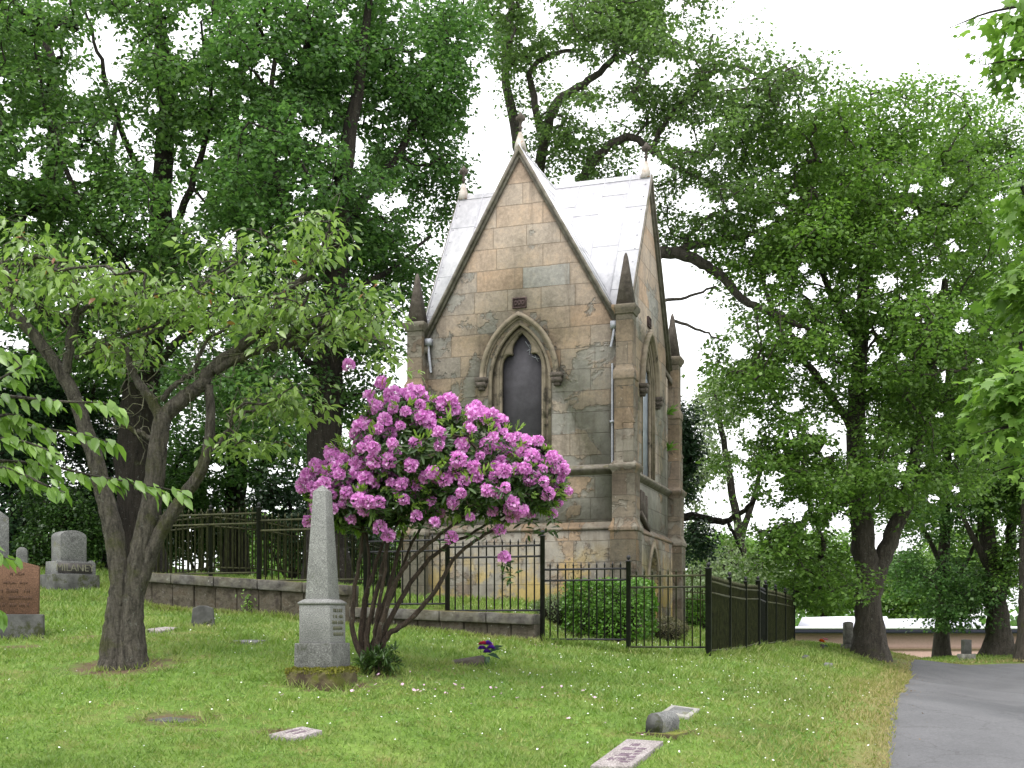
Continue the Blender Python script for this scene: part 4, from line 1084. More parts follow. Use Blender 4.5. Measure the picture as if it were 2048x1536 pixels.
HOLES = [(205, 90, 62, 60), (385, 50, 38, 55), (155, 160, 30, 30), (370, 70, 40, 50), (375, 400, 38, 45), (330, 330, 35, 35), (530, 140, 35, 30), (645, 272, 34, 18), (715, 300, 22, 45),
         (770, 400, 42, 25), (470, 480, 35, 22), (410, 300, 30, 30), (968, 220, 38, 130), (975, 360, 45, 60), (480, 985, 22, 22), (60, 330, 30, 30), (150, 350, 40, 20), (250, 260, 35, 30),
         (1090, 30, 30, 40), (1140, 145, 50, 35), (1230, 140, 40, 30), (1330, 140, 30, 25), (1250, 225, 45, 22), (1370, 270, 40, 28), (1395, 400, 45, 30), (1300, 330, 30, 20), (1190, 230, 30, 25),
         (1375, 600, 62, 90), (1365, 720, 45, 70), (1640, 560, 22, 18), (1770, 560, 26, 18), (1600, 660, 20, 16), (1880, 570, 28, 18), (1740, 700, 22, 30), (1470, 700, 20, 20), (1930, 650, 24, 16),
         (1430, 990, 28, 45), (1480, 960, 30, 40), (1420, 1080, 28, 30), (1590, 1020, 25, 22), (1680, 1050, 22, 30), (1540, 960, 24, 24), (1460, 880, 26, 30), (1500, 850, 22, 26), (1860, 1110, 22, 30), (1950, 1110, 28, 22), (1500, 1090, 20, 22)]
_hr = np.random.default_rng(17)
for x0, x1, y0, y1, m in ((0, 960, 0, 700, 150), (1430, 2000, 330, 1150, 80), (980, 1440, 0, 420, 40), (350, 640, 880, 1080, 14)):
    for _ in range(m): HOLES.append((_hr.uniform(x0, x1), _hr.uniform(y0, y1), _hr.uniform(7, 19), _hr.uniform(6, 15)))
def in_holes(c, slack=1.0):
    px = 1024 + c[:, 0] / c[:, 1] * F; py = HZ - (c[:, 2] - EYE) / c[:, 1] * F
    bad = np.zeros(len(c), bool)
    w = .45 * np.sin(px / 13 + np.sin(py / 17) * 2) * np.sin(py / 11 + 1) + .3 * np.sin(px / 6.1 + py / 7.3) + _hr.normal(0, .28, len(px))
    for a, b, r, q in HOLES: bad |= ((px - a) / r) ** 2 + ((py - b) / q) ** 2 < slack + w * (1.0 if r > 20 else .3)
    return bad

def sample_blobs(blobs, n, rng, shell=.45):
    w = np.array([(b[3] * b[4] * (b[5] if len(b) > 5 else 3) ** .5) ** .9 for b in blobs]); w = w / w.sum()
    ks = rng.choice(len(blobs), n, p=w); out = []
    d = nrm(rng.normal(0, 1, (n, 3))); r = rng.random(n) ** shell
    for k, dd, rr in zip(ks, d, r):
        px, py, Y, rx, ry, rd = blobs[k][:6]
        s = Y / F; c = P(px, py, Y)
        out.append(c + dd * rr * np.array([rx * s, rd, ry * s]))
    return np.array(out)

def grow(limbs, cent, rng, twig=.012, sag=.15, maxlen=None):
    """limbs: list of (points, radii) in metres; every foliage cluster is joined to the nearest wood by a twig"""
    mb = MB(); nodes = np.concatenate([p for p, r in limbs]); nrad = np.concatenate([r for p, r in limbs])
    owner = [-1] * len(nodes); nodes = list(nodes); nrad = list(nrad)
    NA = np.array(nodes)
    D = np.linalg.norm(cent[:, None] - NA[None], axis=2); dm = D.min(1); im = D.argmin(1)
    todo = np.ones(len(cent), bool); tw = []
    for _ in range(len(cent)):
        c = int(np.where(todo, dm, 1e9).argmin()); todo[c] = False
        a, b = np.array(nodes[im[c]]), cent[c]; L = dm[c]
        k = max(3, min(7, int(L / .35) + 2)); t = np.linspace(0, 1, k)[:, None]
        mid = (a + b) / 2 + rng.normal(0, .13, 3) * L + np.array([0, 0, sag * L])
        pts = (1 - t) ** 2 * a + 2 * t * (1 - t) * mid + t * t * b
        i0 = len(nodes); par = im[c]
        tw.append((pts, owner[par], c, par))
        for p in pts[1:]: nodes.append(p); nrad.append(0); owner.append(len(tw) - 1)
        Dn = np.linalg.norm(cent[:, None] - pts[None, 1:], axis=2); m = Dn.min(1) * 1.03; j = Dn.argmin(1)
        up = m < dm; dm = np.where(up, m, dm); im = np.where(up, j + i0, im)
    cnt = np.ones(len(tw))
    for i in range(len(tw) - 1, -1, -1):
        if tw[i][1] >= 0: cnt[tw[i][1]] += cnt[i]
    for i, (pts, par, c, pn) in enumerate(tw):
        r0 = twig * cnt[i] ** .48
        lim = nrad[pn] * .8 if par < 0 else twig * cnt[par] ** .48
        r0 = min(r0, max(lim, twig))
        mb.tube(pts, np.linspace(r0, max(twig * .6, r0 * .55), len(pts)), 4 if r0 < .04 else 6)
    return mb

def limb_px(pts, r0, r1, n=6, wob=.0, rng=None):
    p = catmull([P(*q) for q in pts], n)
    r = np.linspace(r0, r1, len(p)) * pts[0][2] / F
    if wob and rng is not None: p[1:] += rng.normal(0, wob, (len(p) - 1, 3))
    return p, r

def tree(name, label, limbs, blobs, ncl, per, lsize, mat, seed, R=.75, flat=.45, tpl=QUAD, barkm='bark', cat='tree', group=None, holes=True, flare=1.5, twig=.012, shell=.45, droop=.35, crown='crown', down=.3, tilt=.55):
    rng = np.random.default_rng(seed)
    LB = [limb_px(p, a, b, rng=rng, wob=.02) for p, a, b in limbs]
    p0, r0 = LB[0]
    hh = p0[:, 2] - p0[0, 2]
    LB[0] = (p0, r0 * (1 + (flare - 1) * np.exp(-np.maximum(hh, 0) / .45)))
    base = LB[0][0][0].copy(); base[2] = g1(base[0], base[1]) if base[1] < 400 else base[2]
    LB[0][0][0][2] = min(LB[0][0][0][2], base[2]) - .25
    root = empty(name, tuple(base), 0, label, cat, group)
    c = sample_blobs(blobs, ncl, rng, shell)
    if holes: c = c[~in_holes(c)]
    mb = grow(LB, c, rng, twig)
    for k, (p, r) in enumerate(LB): mb.tube(p, r, 16 if k == 0 else 9, rough=.09 if k == 0 else .05, seed=seed + k)
    o = mb.build('trunk', M[barkm], root, smooth=True, fix=False); o.location = -Vector(base)
    a = leaf_cloud(c, per, R, flat, lsize, rng, droop, tilt, down=down)
    if holes:
        keep = ~in_holes(a[0], .8) | (rng.random(len(a[0])) < .10)
        a = tuple(x[keep] for x in a)
    o = mesh_leaves(crown, tpl, a, M[mat], root); o.location = -Vector(base)
    return root

def shift(limbs, dx=0, dy=0, Y=None):
    return [([(p[0] + dx, p[1] + dy, Y or p[2]) for p in l], a, b) for l, a, b in limbs]

# tall trees on the rise behind the lawn
tree('maple_tree', 'tall maple with a thick dark trunk seen between the cherry stems', [
    ([(278, 1150, 33), (278, 1000, 33), (272, 880, 33), (290, 720, 33), (318, 560, 33), (322, 380, 33), (335, 200, 33), (310, 0, 33), (300, -150, 33)], 46, 5),
    ([(300, 650, 33), (240, 520, 32), (160, 400, 31), (100, 250, 31), (70, 100, 31)], 9, 2),
    ([(318, 540, 33), (380, 380, 32), (420, 220, 32), (400, 40, 31)], 9, 2),
    ([(322, 420, 33), (250, 280, 33), (200, 120, 33), (170, 20, 33)], 8, 2),
    ([(285, 760, 33), (180, 680, 31), (60, 600, 30), (-60, 520, 30)], 12, 4),
    ([(285, 760, 33), (380, 660, 31), (470, 580, 30)], 10, 4)],
    [(110, 80, 32, 230, 190, 4), (380, 230, 32, 210, 220, 4), (80, 380, 31, 230, 200, 4), (400, 500, 32, 190, 170, 4), (200, 640, 32, 240, 120, 4), (-160, 250, 31, 180, 380, 4), (380, 30, 32, 200, 140, 4)],
    1150, 105, .125, 'maple', 11, R=.70)
tree('dark_tree', 'tall dark tree with a straight trunk rising behind the fence beside the rhododendron', [
    ([(655, 1150, 31), (650, 980, 31), (653, 800, 31), (664, 650, 31), (676, 500, 31), (690, 330, 31), (720, 150, 31), (745, -60, 31)], 40, 5),
    ([(680, 450, 31), (780, 330, 33), (860, 180, 34), (900, 50, 34)], 11, 4),
    ([(670, 560, 31), (580, 430, 30), (540, 260, 30), (550, 100, 30)], 11, 4),
    ([(668, 600, 31), (780, 540, 33), (860, 470, 34)], 8, 3),
    ([(655, 760, 31), (570, 680, 30), (500, 640, 30)], 7, 3),
    ([(652, 830, 31), (720, 790, 32), (770, 800, 32.5)], 7, 3)],
    [(730, 120, 33, 215, 180, 3.5), (820, 310, 35, 130, 150, 3), (620, 390, 31, 170, 170, 4), (770, 520, 34, 140, 110, 2.8), (560, 140, 31, 150, 180, 4), (900, 110, 35, 75, 140, 3), (640, 640, 31.5, 170, 100, 3), (700, 780, 32, 80, 60, 1.6), (520, 760, 31, 140, 90, 3)],
    1150, 110, .12, 'maple2', 23, R=.68)
tree('maple_tree', 'tall tree at the edge of the picture behind the cut-off grey slab', [
    ([(60, 1120, 38), (70, 900, 38), (80, 700, 38), (95, 450, 38), (110, 200, 38), (60, -50, 38)], 30, 9),
    ([(80, 620, 38), (-40, 480, 37), (-120, 300, 37)], 10, 4), ([(90, 520, 38), (200, 380, 38), (240, 200, 38)], 10, 4)],
    [(0, 160, 38, 220, 220, 4), (60, 450, 38, 240, 200, 4), (60, 720, 37, 220, 150, 4), (250, 760, 38, 150, 120, 4), (-150, 600, 37, 160, 300, 4)],
    600, 95, .14, 'maple2', 31, R=.8, holes=True)
tree('evergreen_tree', 'dark evergreen filling the shade behind the left part of the fence', [
    ([(470, 1110, 44), (475, 900, 44), (480, 700, 44), (480, 420, 44), (470, 200, 44)], 22, 5), ([(478, 850, 44), (380, 760, 43), (330, 740, 43)], 6, 2)],
    [(460, 300, 44, 130, 160, 3.5), (470, 560, 44, 170, 150, 4), (440, 780, 44, 170, 110, 4), (570, 900, 43, 140, 110, 3), (360, 930, 44, 120, 120, 3), (450, 960, 44, 120, 90, 3)],
    600, 95, .15, 'maple2', 37, R=.8)
tree('oak_tree', 'spreading oak with crooked limbs rising behind the mausoleum roof', [
    ([(1078, 1190, 38), (1072, 900, 38), (1068, 650, 38), (1060, 450, 38), (1044, 330, 38)], 30, 19),
    ([(1044, 330, 38), (1030, 250, 38), (1012, 140, 38), (1024, 30, 38), (1030, -130, 38)], 13, 4),
    ([(1062, 440, 38), (1086, 300, 37.5), (1110, 212, 37), (1165, 168, 37), (1228, 112, 37), (1240, 0, 37)], 12, 4),
    ([(1086, 295, 37.5), (1064, 180, 37.5), (1060, 140, 37.5), (1105, 108, 37.5), (1165, 98, 37.5)], 8, 3),
    ([(1066, 540, 38), (1150, 390, 37.5), (1196, 312, 37), (1255, 274, 37), (1300, 296, 36.5), (1350, 335, 36), (1425, 366, 36)], 12, 3),
    ([(1304, 297, 36.5), (1340, 230, 36), (1400, 175, 36), (1425, 70, 36)], 6, 2.5),
    ([(1070, 680, 38), (1190, 570, 37), (1312, 508, 36.5), (1385, 516, 36), (1440, 550, 36), (1490, 602, 35.5), (1560, 632, 35), (1620, 660, 35)], 16, 4),
    ([(1350, 506, 36.3), (1420, 482, 36), (1500, 470, 36), (1560, 440, 36)], 9, 3),
    ([(1325, 602, 36), (1380, 592, 36), (1432, 572, 36)], 3.5, 2), ([(1340, 640, 36), (1400, 660, 36), (1450, 682, 36)], 3.5, 1.5)],
    [(1150, 60, 37, 140, 100, 4), (1300, 50, 37, 120, 110, 4), (1010, -30, 38, 70, 70, 4), (1290, 200, 36.5, 150, 80, 4), (1420, 190, 36, 105, 85, 4), (1180, 330, 37.5, 110, 50, 3), (1400, 320, 36, 110, 70, 4), (1540, 230, 36.5, 100, 95, 4), (1440, 430, 35.5, 110, 60, 3), (1340, -60, 37, 110, 90, 4), (1050, 120, 37, 70, 110, 2.5), (1130, 250, 36.5, 90, 50, 2.5), (1000, 20, 37, 60, 70, 3), (1240, 120, 36, 110, 60, 3), (1350, 430, 36, 70, 50, 2)],
    860, 88, .118, 'oak', 41, R=.57, flat=.6, barkm='oakbark', droop=.2)
tree('lime_tree', 'biggest tree by the road, thick forked trunk and leaves hanging down to the bank', [
    ([(1740, 1316, 38), (1738, 1240, 38), (1732, 1120, 38), (1718, 980, 38), (1712, 850, 38), (1722, 700, 38), (1728, 500, 38), (1722, 300, 38)], 31, 8),
    ([(1742, 1190, 38), (1772, 1100, 38), (1808, 1010, 38), (1832, 900, 38), (1862, 750, 38), (1890, 560, 38)], 20, 7),
    ([(1714, 870, 38), (1640, 760, 37), (1560, 660, 36), (1520, 540, 36)], 10, 3), ([(1722, 700, 38), (1650, 560, 37), (1600, 420, 37)], 9, 3),
    ([(1728, 560, 38), (1800, 420, 38), (1830, 320, 38)], 8, 3), ([(1714, 960, 38), (1640, 930, 36.5), (1560, 980, 36)], 8, 3), ([(1840, 850, 38), (1920, 760, 37), (1990, 640, 37)], 8, 3)],
    [(1600, 330, 37, 130, 120, 4.5), (1770, 310, 38, 150, 110, 4.5), (1540, 500, 36, 120, 120, 4), (1700, 490, 37, 190, 140, 5), (1880, 470, 38, 150, 140, 4.5), (1530, 720, 36, 120, 120, 4), (1720, 710, 37, 190, 150, 5), (1890, 710, 38, 150, 160, 4.5), (1540, 890, 36, 110, 100, 3.5), (1650, 950, 36, 140, 110, 4), (1820, 940, 38, 160, 110, 4), (1580, 1080, 36.5, 110, 70, 3), (1640, 1160, 36.5, 90, 50, 2.5)],
    1650, 110, .125, 'lime', 43, R=.70, barkm='limebark')
tree('lime_tree', 'slim dark tree standing across the road before the pink building', [
    ([(1884, 1311, 52), (1886, 1200, 52), (1890, 1050, 52), (1895, 850, 52), (1900, 650, 52)], 15, 6), ([(1890, 1150, 52), (1850, 1060, 51), (1820, 1000, 51)], 6, 2), ([(1888, 1190, 52), (1940, 1110, 51), (1960, 1050, 51)], 6, 2)],
    [(1890, 820, 52, 120, 130, 4), (1880, 1000, 51, 110, 80, 4), (1840, 1140, 51, 70, 50, 3), (1930, 1170, 51, 60, 45, 3), (1880, 1225, 50, 70, 22, 2)],
    420, 120, .14, 'maple2', 47, R=.85, barkm='limebark')
tree('lime_tree', 'stout tree with flaring roots across the road before the pink building', [
    ([(1998, 1315, 50), (1996, 1255, 50), (1990, 1180, 50), (1975, 1080, 50), (1960, 960, 50), (1950, 800, 50)], 24, 9),
    ([(1996, 1210, 50), (2015, 1120, 50), (2030, 1000, 50), (2040, 850, 50)], 15, 6), ([(1985, 1150, 50), (1940, 1060, 49), (1910, 1000, 49)], 8, 3)],
    [(1990, 820, 50, 130, 130, 4), (2060, 980, 50, 110, 110, 4), (1960, 990, 49, 90, 60, 3), (2060, 650, 49, 130, 160, 4), (2040, 1130, 49, 70, 50, 3), (1930, 620, 50, 120, 120, 4), (1965, 330, 49, 100, 110, 4), (1880, 300, 49, 70, 70, 3)],
    740, 120, .135, 'lime', 53, R=.85, flare=2.0, barkm='limebark')
tree('lime_tree', 'dark trunk tree cut by the picture edge beside the stout flaring tree', [
    ([(2062, 1318, 47), (2060, 1200, 47), (2058, 1050, 47), (2065, 850, 47), (2080, 600, 47)], 24, 9)],
    [(2110, 900, 47, 90, 200, 4), (2150, 600, 47, 120, 250, 4), (2100, 1100, 47, 60, 80, 3), (2130, 350, 46, 110, 120, 4)],
    400, 120, .135, 'maple', 59, R=.8, barkm='limebark')
tree('birch_tree', 'pale feathery birch in the distance between the mausoleum and the big roadside tree', [
    ([(1490, 1250, 62), (1486, 1140, 62), (1478, 1060, 62), (1460, 960, 62), (1440, 840, 62), (1430, 760, 62)], 12, 4), ([(1480, 1080, 62), (1510, 990, 62), (1530, 900, 62)], 8, 3)],
    [(1430, 800, 62, 60, 70, 3), (1420, 930, 61, 60, 70, 3), (1470, 880, 62, 60, 80, 3), (1410, 1040, 60, 45, 50, 3), (1450, 1130, 60, 80, 40, 3), (1400, 1160, 58, 40, 60, 2), (1530, 1150, 60, 60, 50, 3)],
    380, 60, .16, 'birch', 61, R=.9, flat=.9, droop=.8, down=.8)
tree('yew_tree', 'dark yew whose crown and long bare limb show past the back corner of the mausoleum', [
    ([(1320, 1230, 42), (1318, 1100, 42), (1325, 950, 42), (1330, 820, 42)], 22, 8), ([(1320, 1060, 42), (1370, 1032, 41), (1425, 1040, 41), (1455, 1042, 41), (1490, 1020, 41), (1520, 985, 41)], 9, 3.5), ([(1455, 1042, 41), (1475, 1085, 41), (1485, 1110, 41)], 4, 2)],
    [(1345, 860, 41.5, 45, 70, 1.6), (1340, 950, 41.5, 40, 60, 1.6), (1370, 900, 41, 25, 45, 1), (1395, 1080, 41, 30, 40, 1)],
    230, 80, .12, 'yew', 67, R=.5, flat=.8, holes=False)
# undergrowth along the rise
def shrub(label, px, py, Y, blobs, n, per, ls, mat, seed, R=.4, name='evergreen_shrub', group=None, tpl=QUAD, holes=False, flat=.7):
    zb = HZ - (g1((px - 1024) / F * Y, Y) - EYE) / Y * F
    return tree(name, label, [([(px, zb, Y), (px + 4, zb - (zb - py) * .5, Y), (px, py, Y)], 7, 3), ([(px, zb - 10, Y), (px - 40, (zb + py) / 2, Y)], 4, 2), ([(px, zb - 10, Y), (px + 40, (zb + py) / 2, Y)], 4, 2)],
                blobs, n, per, ls, mat, seed, R, flat, tpl, cat='shrub', group=group, holes=holes, flare=1.2, twig=.008, crown='foliage')
shrub('loose bright-leaved shrub directly behind the family headstone with the raised name', 140, 1020, 32, [(150, 1050, 32, 60, 75, 1.2), (110, 1100, 32, 60, 60, 1.2), (90, 1000, 32, 60, 50, 1)], 210, 70, .085, 'laurel', 71, R=.38)
shrub('very dark tall shrub at the picture edge behind the cut-off grey slab', 20, 900, 34, [(10, 900, 34, 90, 110, 2), (-10, 1050, 34, 110, 90, 2), (70, 800, 35, 90, 90, 2)], 340, 75, .12, 'yew', 73, R=.5)
shrub('dark holly shrub deep in the shade behind the cherry trunk', 210, 900, 37, [(200, 880, 37, 70, 110, 2), (190, 1030, 37, 70, 90, 2), (240, 1060, 37, 60, 60, 2)], 260, 75, .12, 'yew', 79, R=.5)
shrub('dark shrub under the trees beyond the mossy back fence', 400, 960, 46, [(370, 990, 46, 60, 90, 2), (420, 1060, 46, 50, 60, 2), (330, 1060, 45, 60, 60, 2)], 260, 75, .14, 'laurel', 83, R=.6, holes=True)
shrub('low dark shrub beside the straight trunk behind the fence', 580, 1000, 42, [(560, 1010, 42, 50, 80, 2), (610, 1060, 42, 60, 60, 2), (720, 1060, 42, 60, 60, 2)], 260, 75, .13, 'yew', 89, R=.55, holes=True)
# distant trees: one of each build, then copies
far0 = tree('distant_tree', 'round green tree far off beyond the road', [([(1024, 1280, 95), (1024, 1200, 95), (1026, 1100, 95)], 9, 4)],
            [(1024, 1130, 95, 75, 70, 3.2), (1000, 1190, 95, 60, 40, 3), (1060, 1180, 95, 60, 45, 3)], 260, 60, .32, 'lime', 97, R=1.2, holes=False, group='distant trees beyond the road and the hill')
def copy_tree(src, loc, rz, sc, label):
    c = src.copy(); COL.objects.link(c); c.location = loc; c.rotation_euler.z = rz; c.scale = (sc, sc, sc); c['label'] = label
    for ch in list(src.children):
        k = ch.copy(); COL.objects.link(k); k.parent = c
    return c
spots = [(20, 100, 1.0), (27, 104, 1.1), (33, 98, .9), (40, 106, 1.15), (48, 100, 1.0), (56, 108, 1.1), (12, 110, .95), (64, 95, 1.0),
         (-30, 90, 1.3), (-20, 96, 1.2), (-42, 84, 1.3), (-54, 78, 1.2), (-10, 104, 1.2), (2, 112, 1.1)]
far0.location = (16, 92, g1(16, 92)); far0['label'] = 'nearest round green tree beyond the pink building'
for i, (x, y, sc) in enumerate(spots):
    lab = 'distant round green tree past the roof of the pink building' if i < 8 else 'distant round tree low behind the shaded rise'
    copy_tree(far0, (x, y, g1(x, y)), i * 1.3, sc, lab)

rng = np.random.default_rng(140); n = 16000
x = rng.uniform(-110, 130, n); y = rng.uniform(122, 140, n); top_ = 5.5 + 2.0 * np.sin(x * .21) + 1.2 * np.sin(x * .57 + 1) + 2.5 * (x < 5)
z = -2.4 + rng.random(n) ** .8 * top_
o = mesh_leaves('distant_wood', QUAD, (np.column_stack([x, y, z]), rng.normal(0, 1, (n, 3)), np.array([0, -.3, 1.]) + rng.normal(0, .6, (n, 3)), rng.uniform(.7, 1.5, n)), M['maple'], None)
tag(o, 'far-off band of woodland closing the view', 'woodland', kind='stuff')

# cherry by the obelisk
CY = 16.0
def c2(*pts, Y=CY): return [(a, b, Y) if len(q) == 2 else q for q in pts for a, b in [q[:2]]]
CH = [
    (c2((232, 1345), (230, 1290), (234, 1220), (240, 1165), (230, 1080), (214, 1010), (194, 930), (172, 860), (150, 795), (112, 728), (55, 655), (12, 610), (-30, 560)), 26, 8),
    (c2((262, 1345), (262, 1290), (264, 1220), (270, 1160), (286, 1080), (305, 985), (316, 890), (324, 830)), 27, 17),
    (c2((250, 1345), (258, 1270), (272, 1190), (292, 1130), (322, 1060), (362, 1000), (404, 935), (420, 860), (418, 770)), 21, 8),
    (c2((324, 835), (370, 795), (405, 765), (425, 735), (505, 675), (545, 630), (585, 575), (625, 545)), 16, 6),
    (c2((428, 742), (480, 715), (545, 695), (605, 680), (660, 650, 15.6)), 11, 4),
    (c2((322, 832), (296, 790), (268, 748), (252, 690)), 12, 5), (c2((312, 880), (270, 860), (228, 838)), 6, 3.5),
    (c2((132, 745), (142, 680), (152, 625), (146, 560)), 10, 6), (c2((150, 628), (200, 608), (250, 602), (320, 560, 15.5)), 5, 2),
    (c2((20, 615), (15, 560), (10, 520)), 8, 4), (c2((145, 580), (115, 545), (60, 530), (-20, 528)), 5, 2.5),
    (c2((150, 715), (210, 690), (280, 660), (340, 640)), 5, 2), (c2((325, 800), (350, 770), (390, 740), (410, 690), (470, 640, 16.4)), 6, 2.5),
    (c2((428, 900), (462, 850), (480, 828), (535, 810), (590, 780)), 4.5, 2), (c2((540, 690), (620, 655), (700, 640, 15.6), (760, 680, 15.4)), 5, 2),
    (c2((590, 575), (640, 500), (660, 450)), 4, 2), (c2((290, 670), (350, 640), (420, 560, 15.6), (480, 520, 15.4)), 4, 2)]
def cherry():
    rng = np.random.default_rng(101)
    LB = [limb_px(p, a, b, 6, .004 if i < 3 else .012, rng) for i, (p, a, b) in enumerate(CH)]
    for m in range(3):
        h_ = np.maximum(LB[m][0][:, 2] - LB[m][0][0, 2], 0)
        LB[m] = (LB[m][0], LB[m][1] * (1 + .50 * np.exp(-h_ / .35)) * (1 - .10 * np.exp(-((h_ - .9) / .4) ** 2)))
    base = LB[0][0][0].copy(); base[2] = g1(base[0], base[1]); 
    for m in range(3): LB[m][0][0][2] -= .2
    root = empty('cherry_tree', tuple(base), 0, 'old cherry tree with a low forked trunk and spreading mossy limbs, beside the obelisk', 'tree')
    blobs = [(110, 520, 15.6, 130, 50, 1.6), (40, 470, 15.5, 60, 25, 1), (50, 590, 15.6, 90, 45, 1.4), (330, 600, 15.8, 190, 55, 1.8), (500, 520, 15.8, 110, 50, 1.5), (620, 500, 15.8, 60, 55, 1), (590, 630, 15.8, 110, 60, 1.5), (200, 560, 15.6, 70, 30, 1.2),
             (715, 640, 15.5, 85, 55, 1), (790, 710, 15.4, 30, 35, .5), (560, 800, 15.6, 90, 55, 1), (500, 880, 15.6, 70, 30, .8), (650, 440, 15.8, 38, 28, .7), (250, 690, 16.4, 110, 30, 1.2), (430, 600, 15.4, 100, 40, 1.2), (740, 590, 15.6, 60, 35, .8)]
    c = sample_blobs(blobs, 385, rng, .6)
    mb = grow(LB, c, rng, .0055, .05)
    for k, (p, r) in enumerate(LB): mb.tube(p, r, 26 if k < 3 else 9, rough=.055, seed=300 + k)
    o = mb.build('trunk', M['cherrybark'], root, smooth=True, fix=False); o.location = -Vector(base)
    # bare lichen-grey twigs tangled below the leaves
    mb = MB(); src = np.concatenate([p[len(p) // 4:] for p, r in LB[3:]])
    for i in range(300):
        a = src[rng.integers(len(src))] + rng.normal(0, .05, 3); d = nrm(rng.normal(0, 1, 3)) * rng.uniform(.15, .55)
        pts = [a, a + d * .4 + rng.normal(0, .05, 3), a + d * .75 + rng.normal(0, .07, 3), a + d + rng.normal(0, .1, 3)]
        mb.tube(catmull(pts, 2), np.linspace(.008, .004, 7), 3)
    o = mb.build('twigs', M['twig'], root, fix=False); o.location = -Vector(base)
    o['kind'] = 'stuff'
    pos, ax, up, sz = leaf_cloud(c, 13, .29, .38, .122, rng, .45, .4, .85, .5)
    o = mesh_leaves('crown', POINTY, (pos, ax, up, sz), M['cherry'], root); o.location = -Vector(base)
cherry()

# second cherry: trunk just outside the picture, low branches reach in
def near_cherry():
    rng = np.random.default_rng(103)
    tx, ty = -5.6, 8.6; z0 = g1(tx, ty)
    root = empty('cherry_tree', (tx, ty, z0), 0, 'cherry branches with bright hanging leaves reaching in across the picture edge', 'tree')
    tr = np.array([(tx, ty, z0 - .3), (tx - .05, ty, z0 + 1.), (tx + .05, ty + .05, z0 + 2.), (tx, ty, z0 + 3.4), (tx - .2, ty, z0 + 4.6)])
    LB = [(catmull(tr, 5), np.linspace(.19, .07, 21))]
    tw = [[(-420, 700), (-200, 760), (-60, 780), (60, 722), (64, 705)], [(-400, 740), (-150, 790), (0, 792), (120, 803), (200, 806), (246, 818)], [(-420, 780), (-150, 830), (0, 840), (90, 858), (160, 868), (232, 888)],
          [(-420, 860), (-200, 910), (0, 922), (90, 930), (180, 950), (280, 968), (376, 986)], [(-400, 830), (-200, 850), (-60, 870), (30, 880), (70, 890), (120, 910)], [(-400, 960), (-200, 1010), (-60, 1060), (0, 1110), (30, 1120)],
          [(-400, 1000), (-250, 1130), (-120, 1190), (-20, 1215), (6, 1232)], [(-420, 640), (-240, 640), (-120, 680), (0, 700), (50, 740)], [(-60, 930), (20, 940), (90, 970), (130, 985)], [(-50, 840), (10, 830), (45, 830)]]
    mb = MB(); pos, ax, up, sz = [], [], [], []
    for i, t in enumerate(tw):
        Yt = 9.2 + .12 * (i % 4)
        p = catmull([P(a, b, Yt - .3 * (k == 0)) for k, (a, b) in enumerate(t)], 8)
        p = np.vstack([[LB[0][0][min(20, 6 + i)]], p])
        mb.tube(p, np.linspace(.022, .004, len(p)), 5)
        for k in range(len(p) - 1):
            seg = p[k + 1] - p[k]; L = np.linalg.norm(seg)
            px = 1024 + p[k][0] / p[k][1] * F
            if px < -330: continue
            for q in np.arange(0, L, .017):
                if rng.random() < .25: continue
                a = p[k] + seg * q / L
                d = nrm(seg); side = np.array([-d[1], d[0], 0]) * rng.choice([-1, 1])
                pos.append(a + rng.normal(0, .02, 3)); ax.append(d * rng.uniform(.2, .9) + side * rng.uniform(.1, .9) + np.array([0, 0, -rng.uniform(.25, 1.1)]))
                up.append(np.array([0, 0, .8]) + side * .6 + np.array([.2, -.5, 0]) + rng.normal(0, .45, 3)); sz.append(.15 * rng.uniform(.6, 1.15))
    c = np.array([(tx, ty, z0 + 4)]) + rng.normal(0, 1, (140, 3)) * np.array([.9, .9, .9])
    c = c[(c[:, 0] / c[:, 1] * F + 1024) < -180]
    mb2 = grow(LB, c, rng, .006)
    for v in (mb,): mb2.v += v.v; mb2.sz += v.sz; mb2.ix += [i + mb2.n for i in v.ix]; mb2.mi += v.mi; mb2.n += v.n
    mb2.tube(LB[0][0], LB[0][1], 12, rough=.08, seed=9)
    o = mb2.build('trunk', M['cherrybark'], root, smooth=True, fix=False); o.location = -root.location
    A1 = (np.array(pos), np.array(ax), np.array(up), np.array(sz)); A2 = leaf_cloud(c, 16, .3, .6, .12, rng, .4, .4, .8, .8)
    a = tuple(np.concatenate([x, y]) for x, y in zip(A1, A2))
    o = mesh_leaves('crown', POINTY, a, M['near'], root); o.location = -root.location
near_cherry()

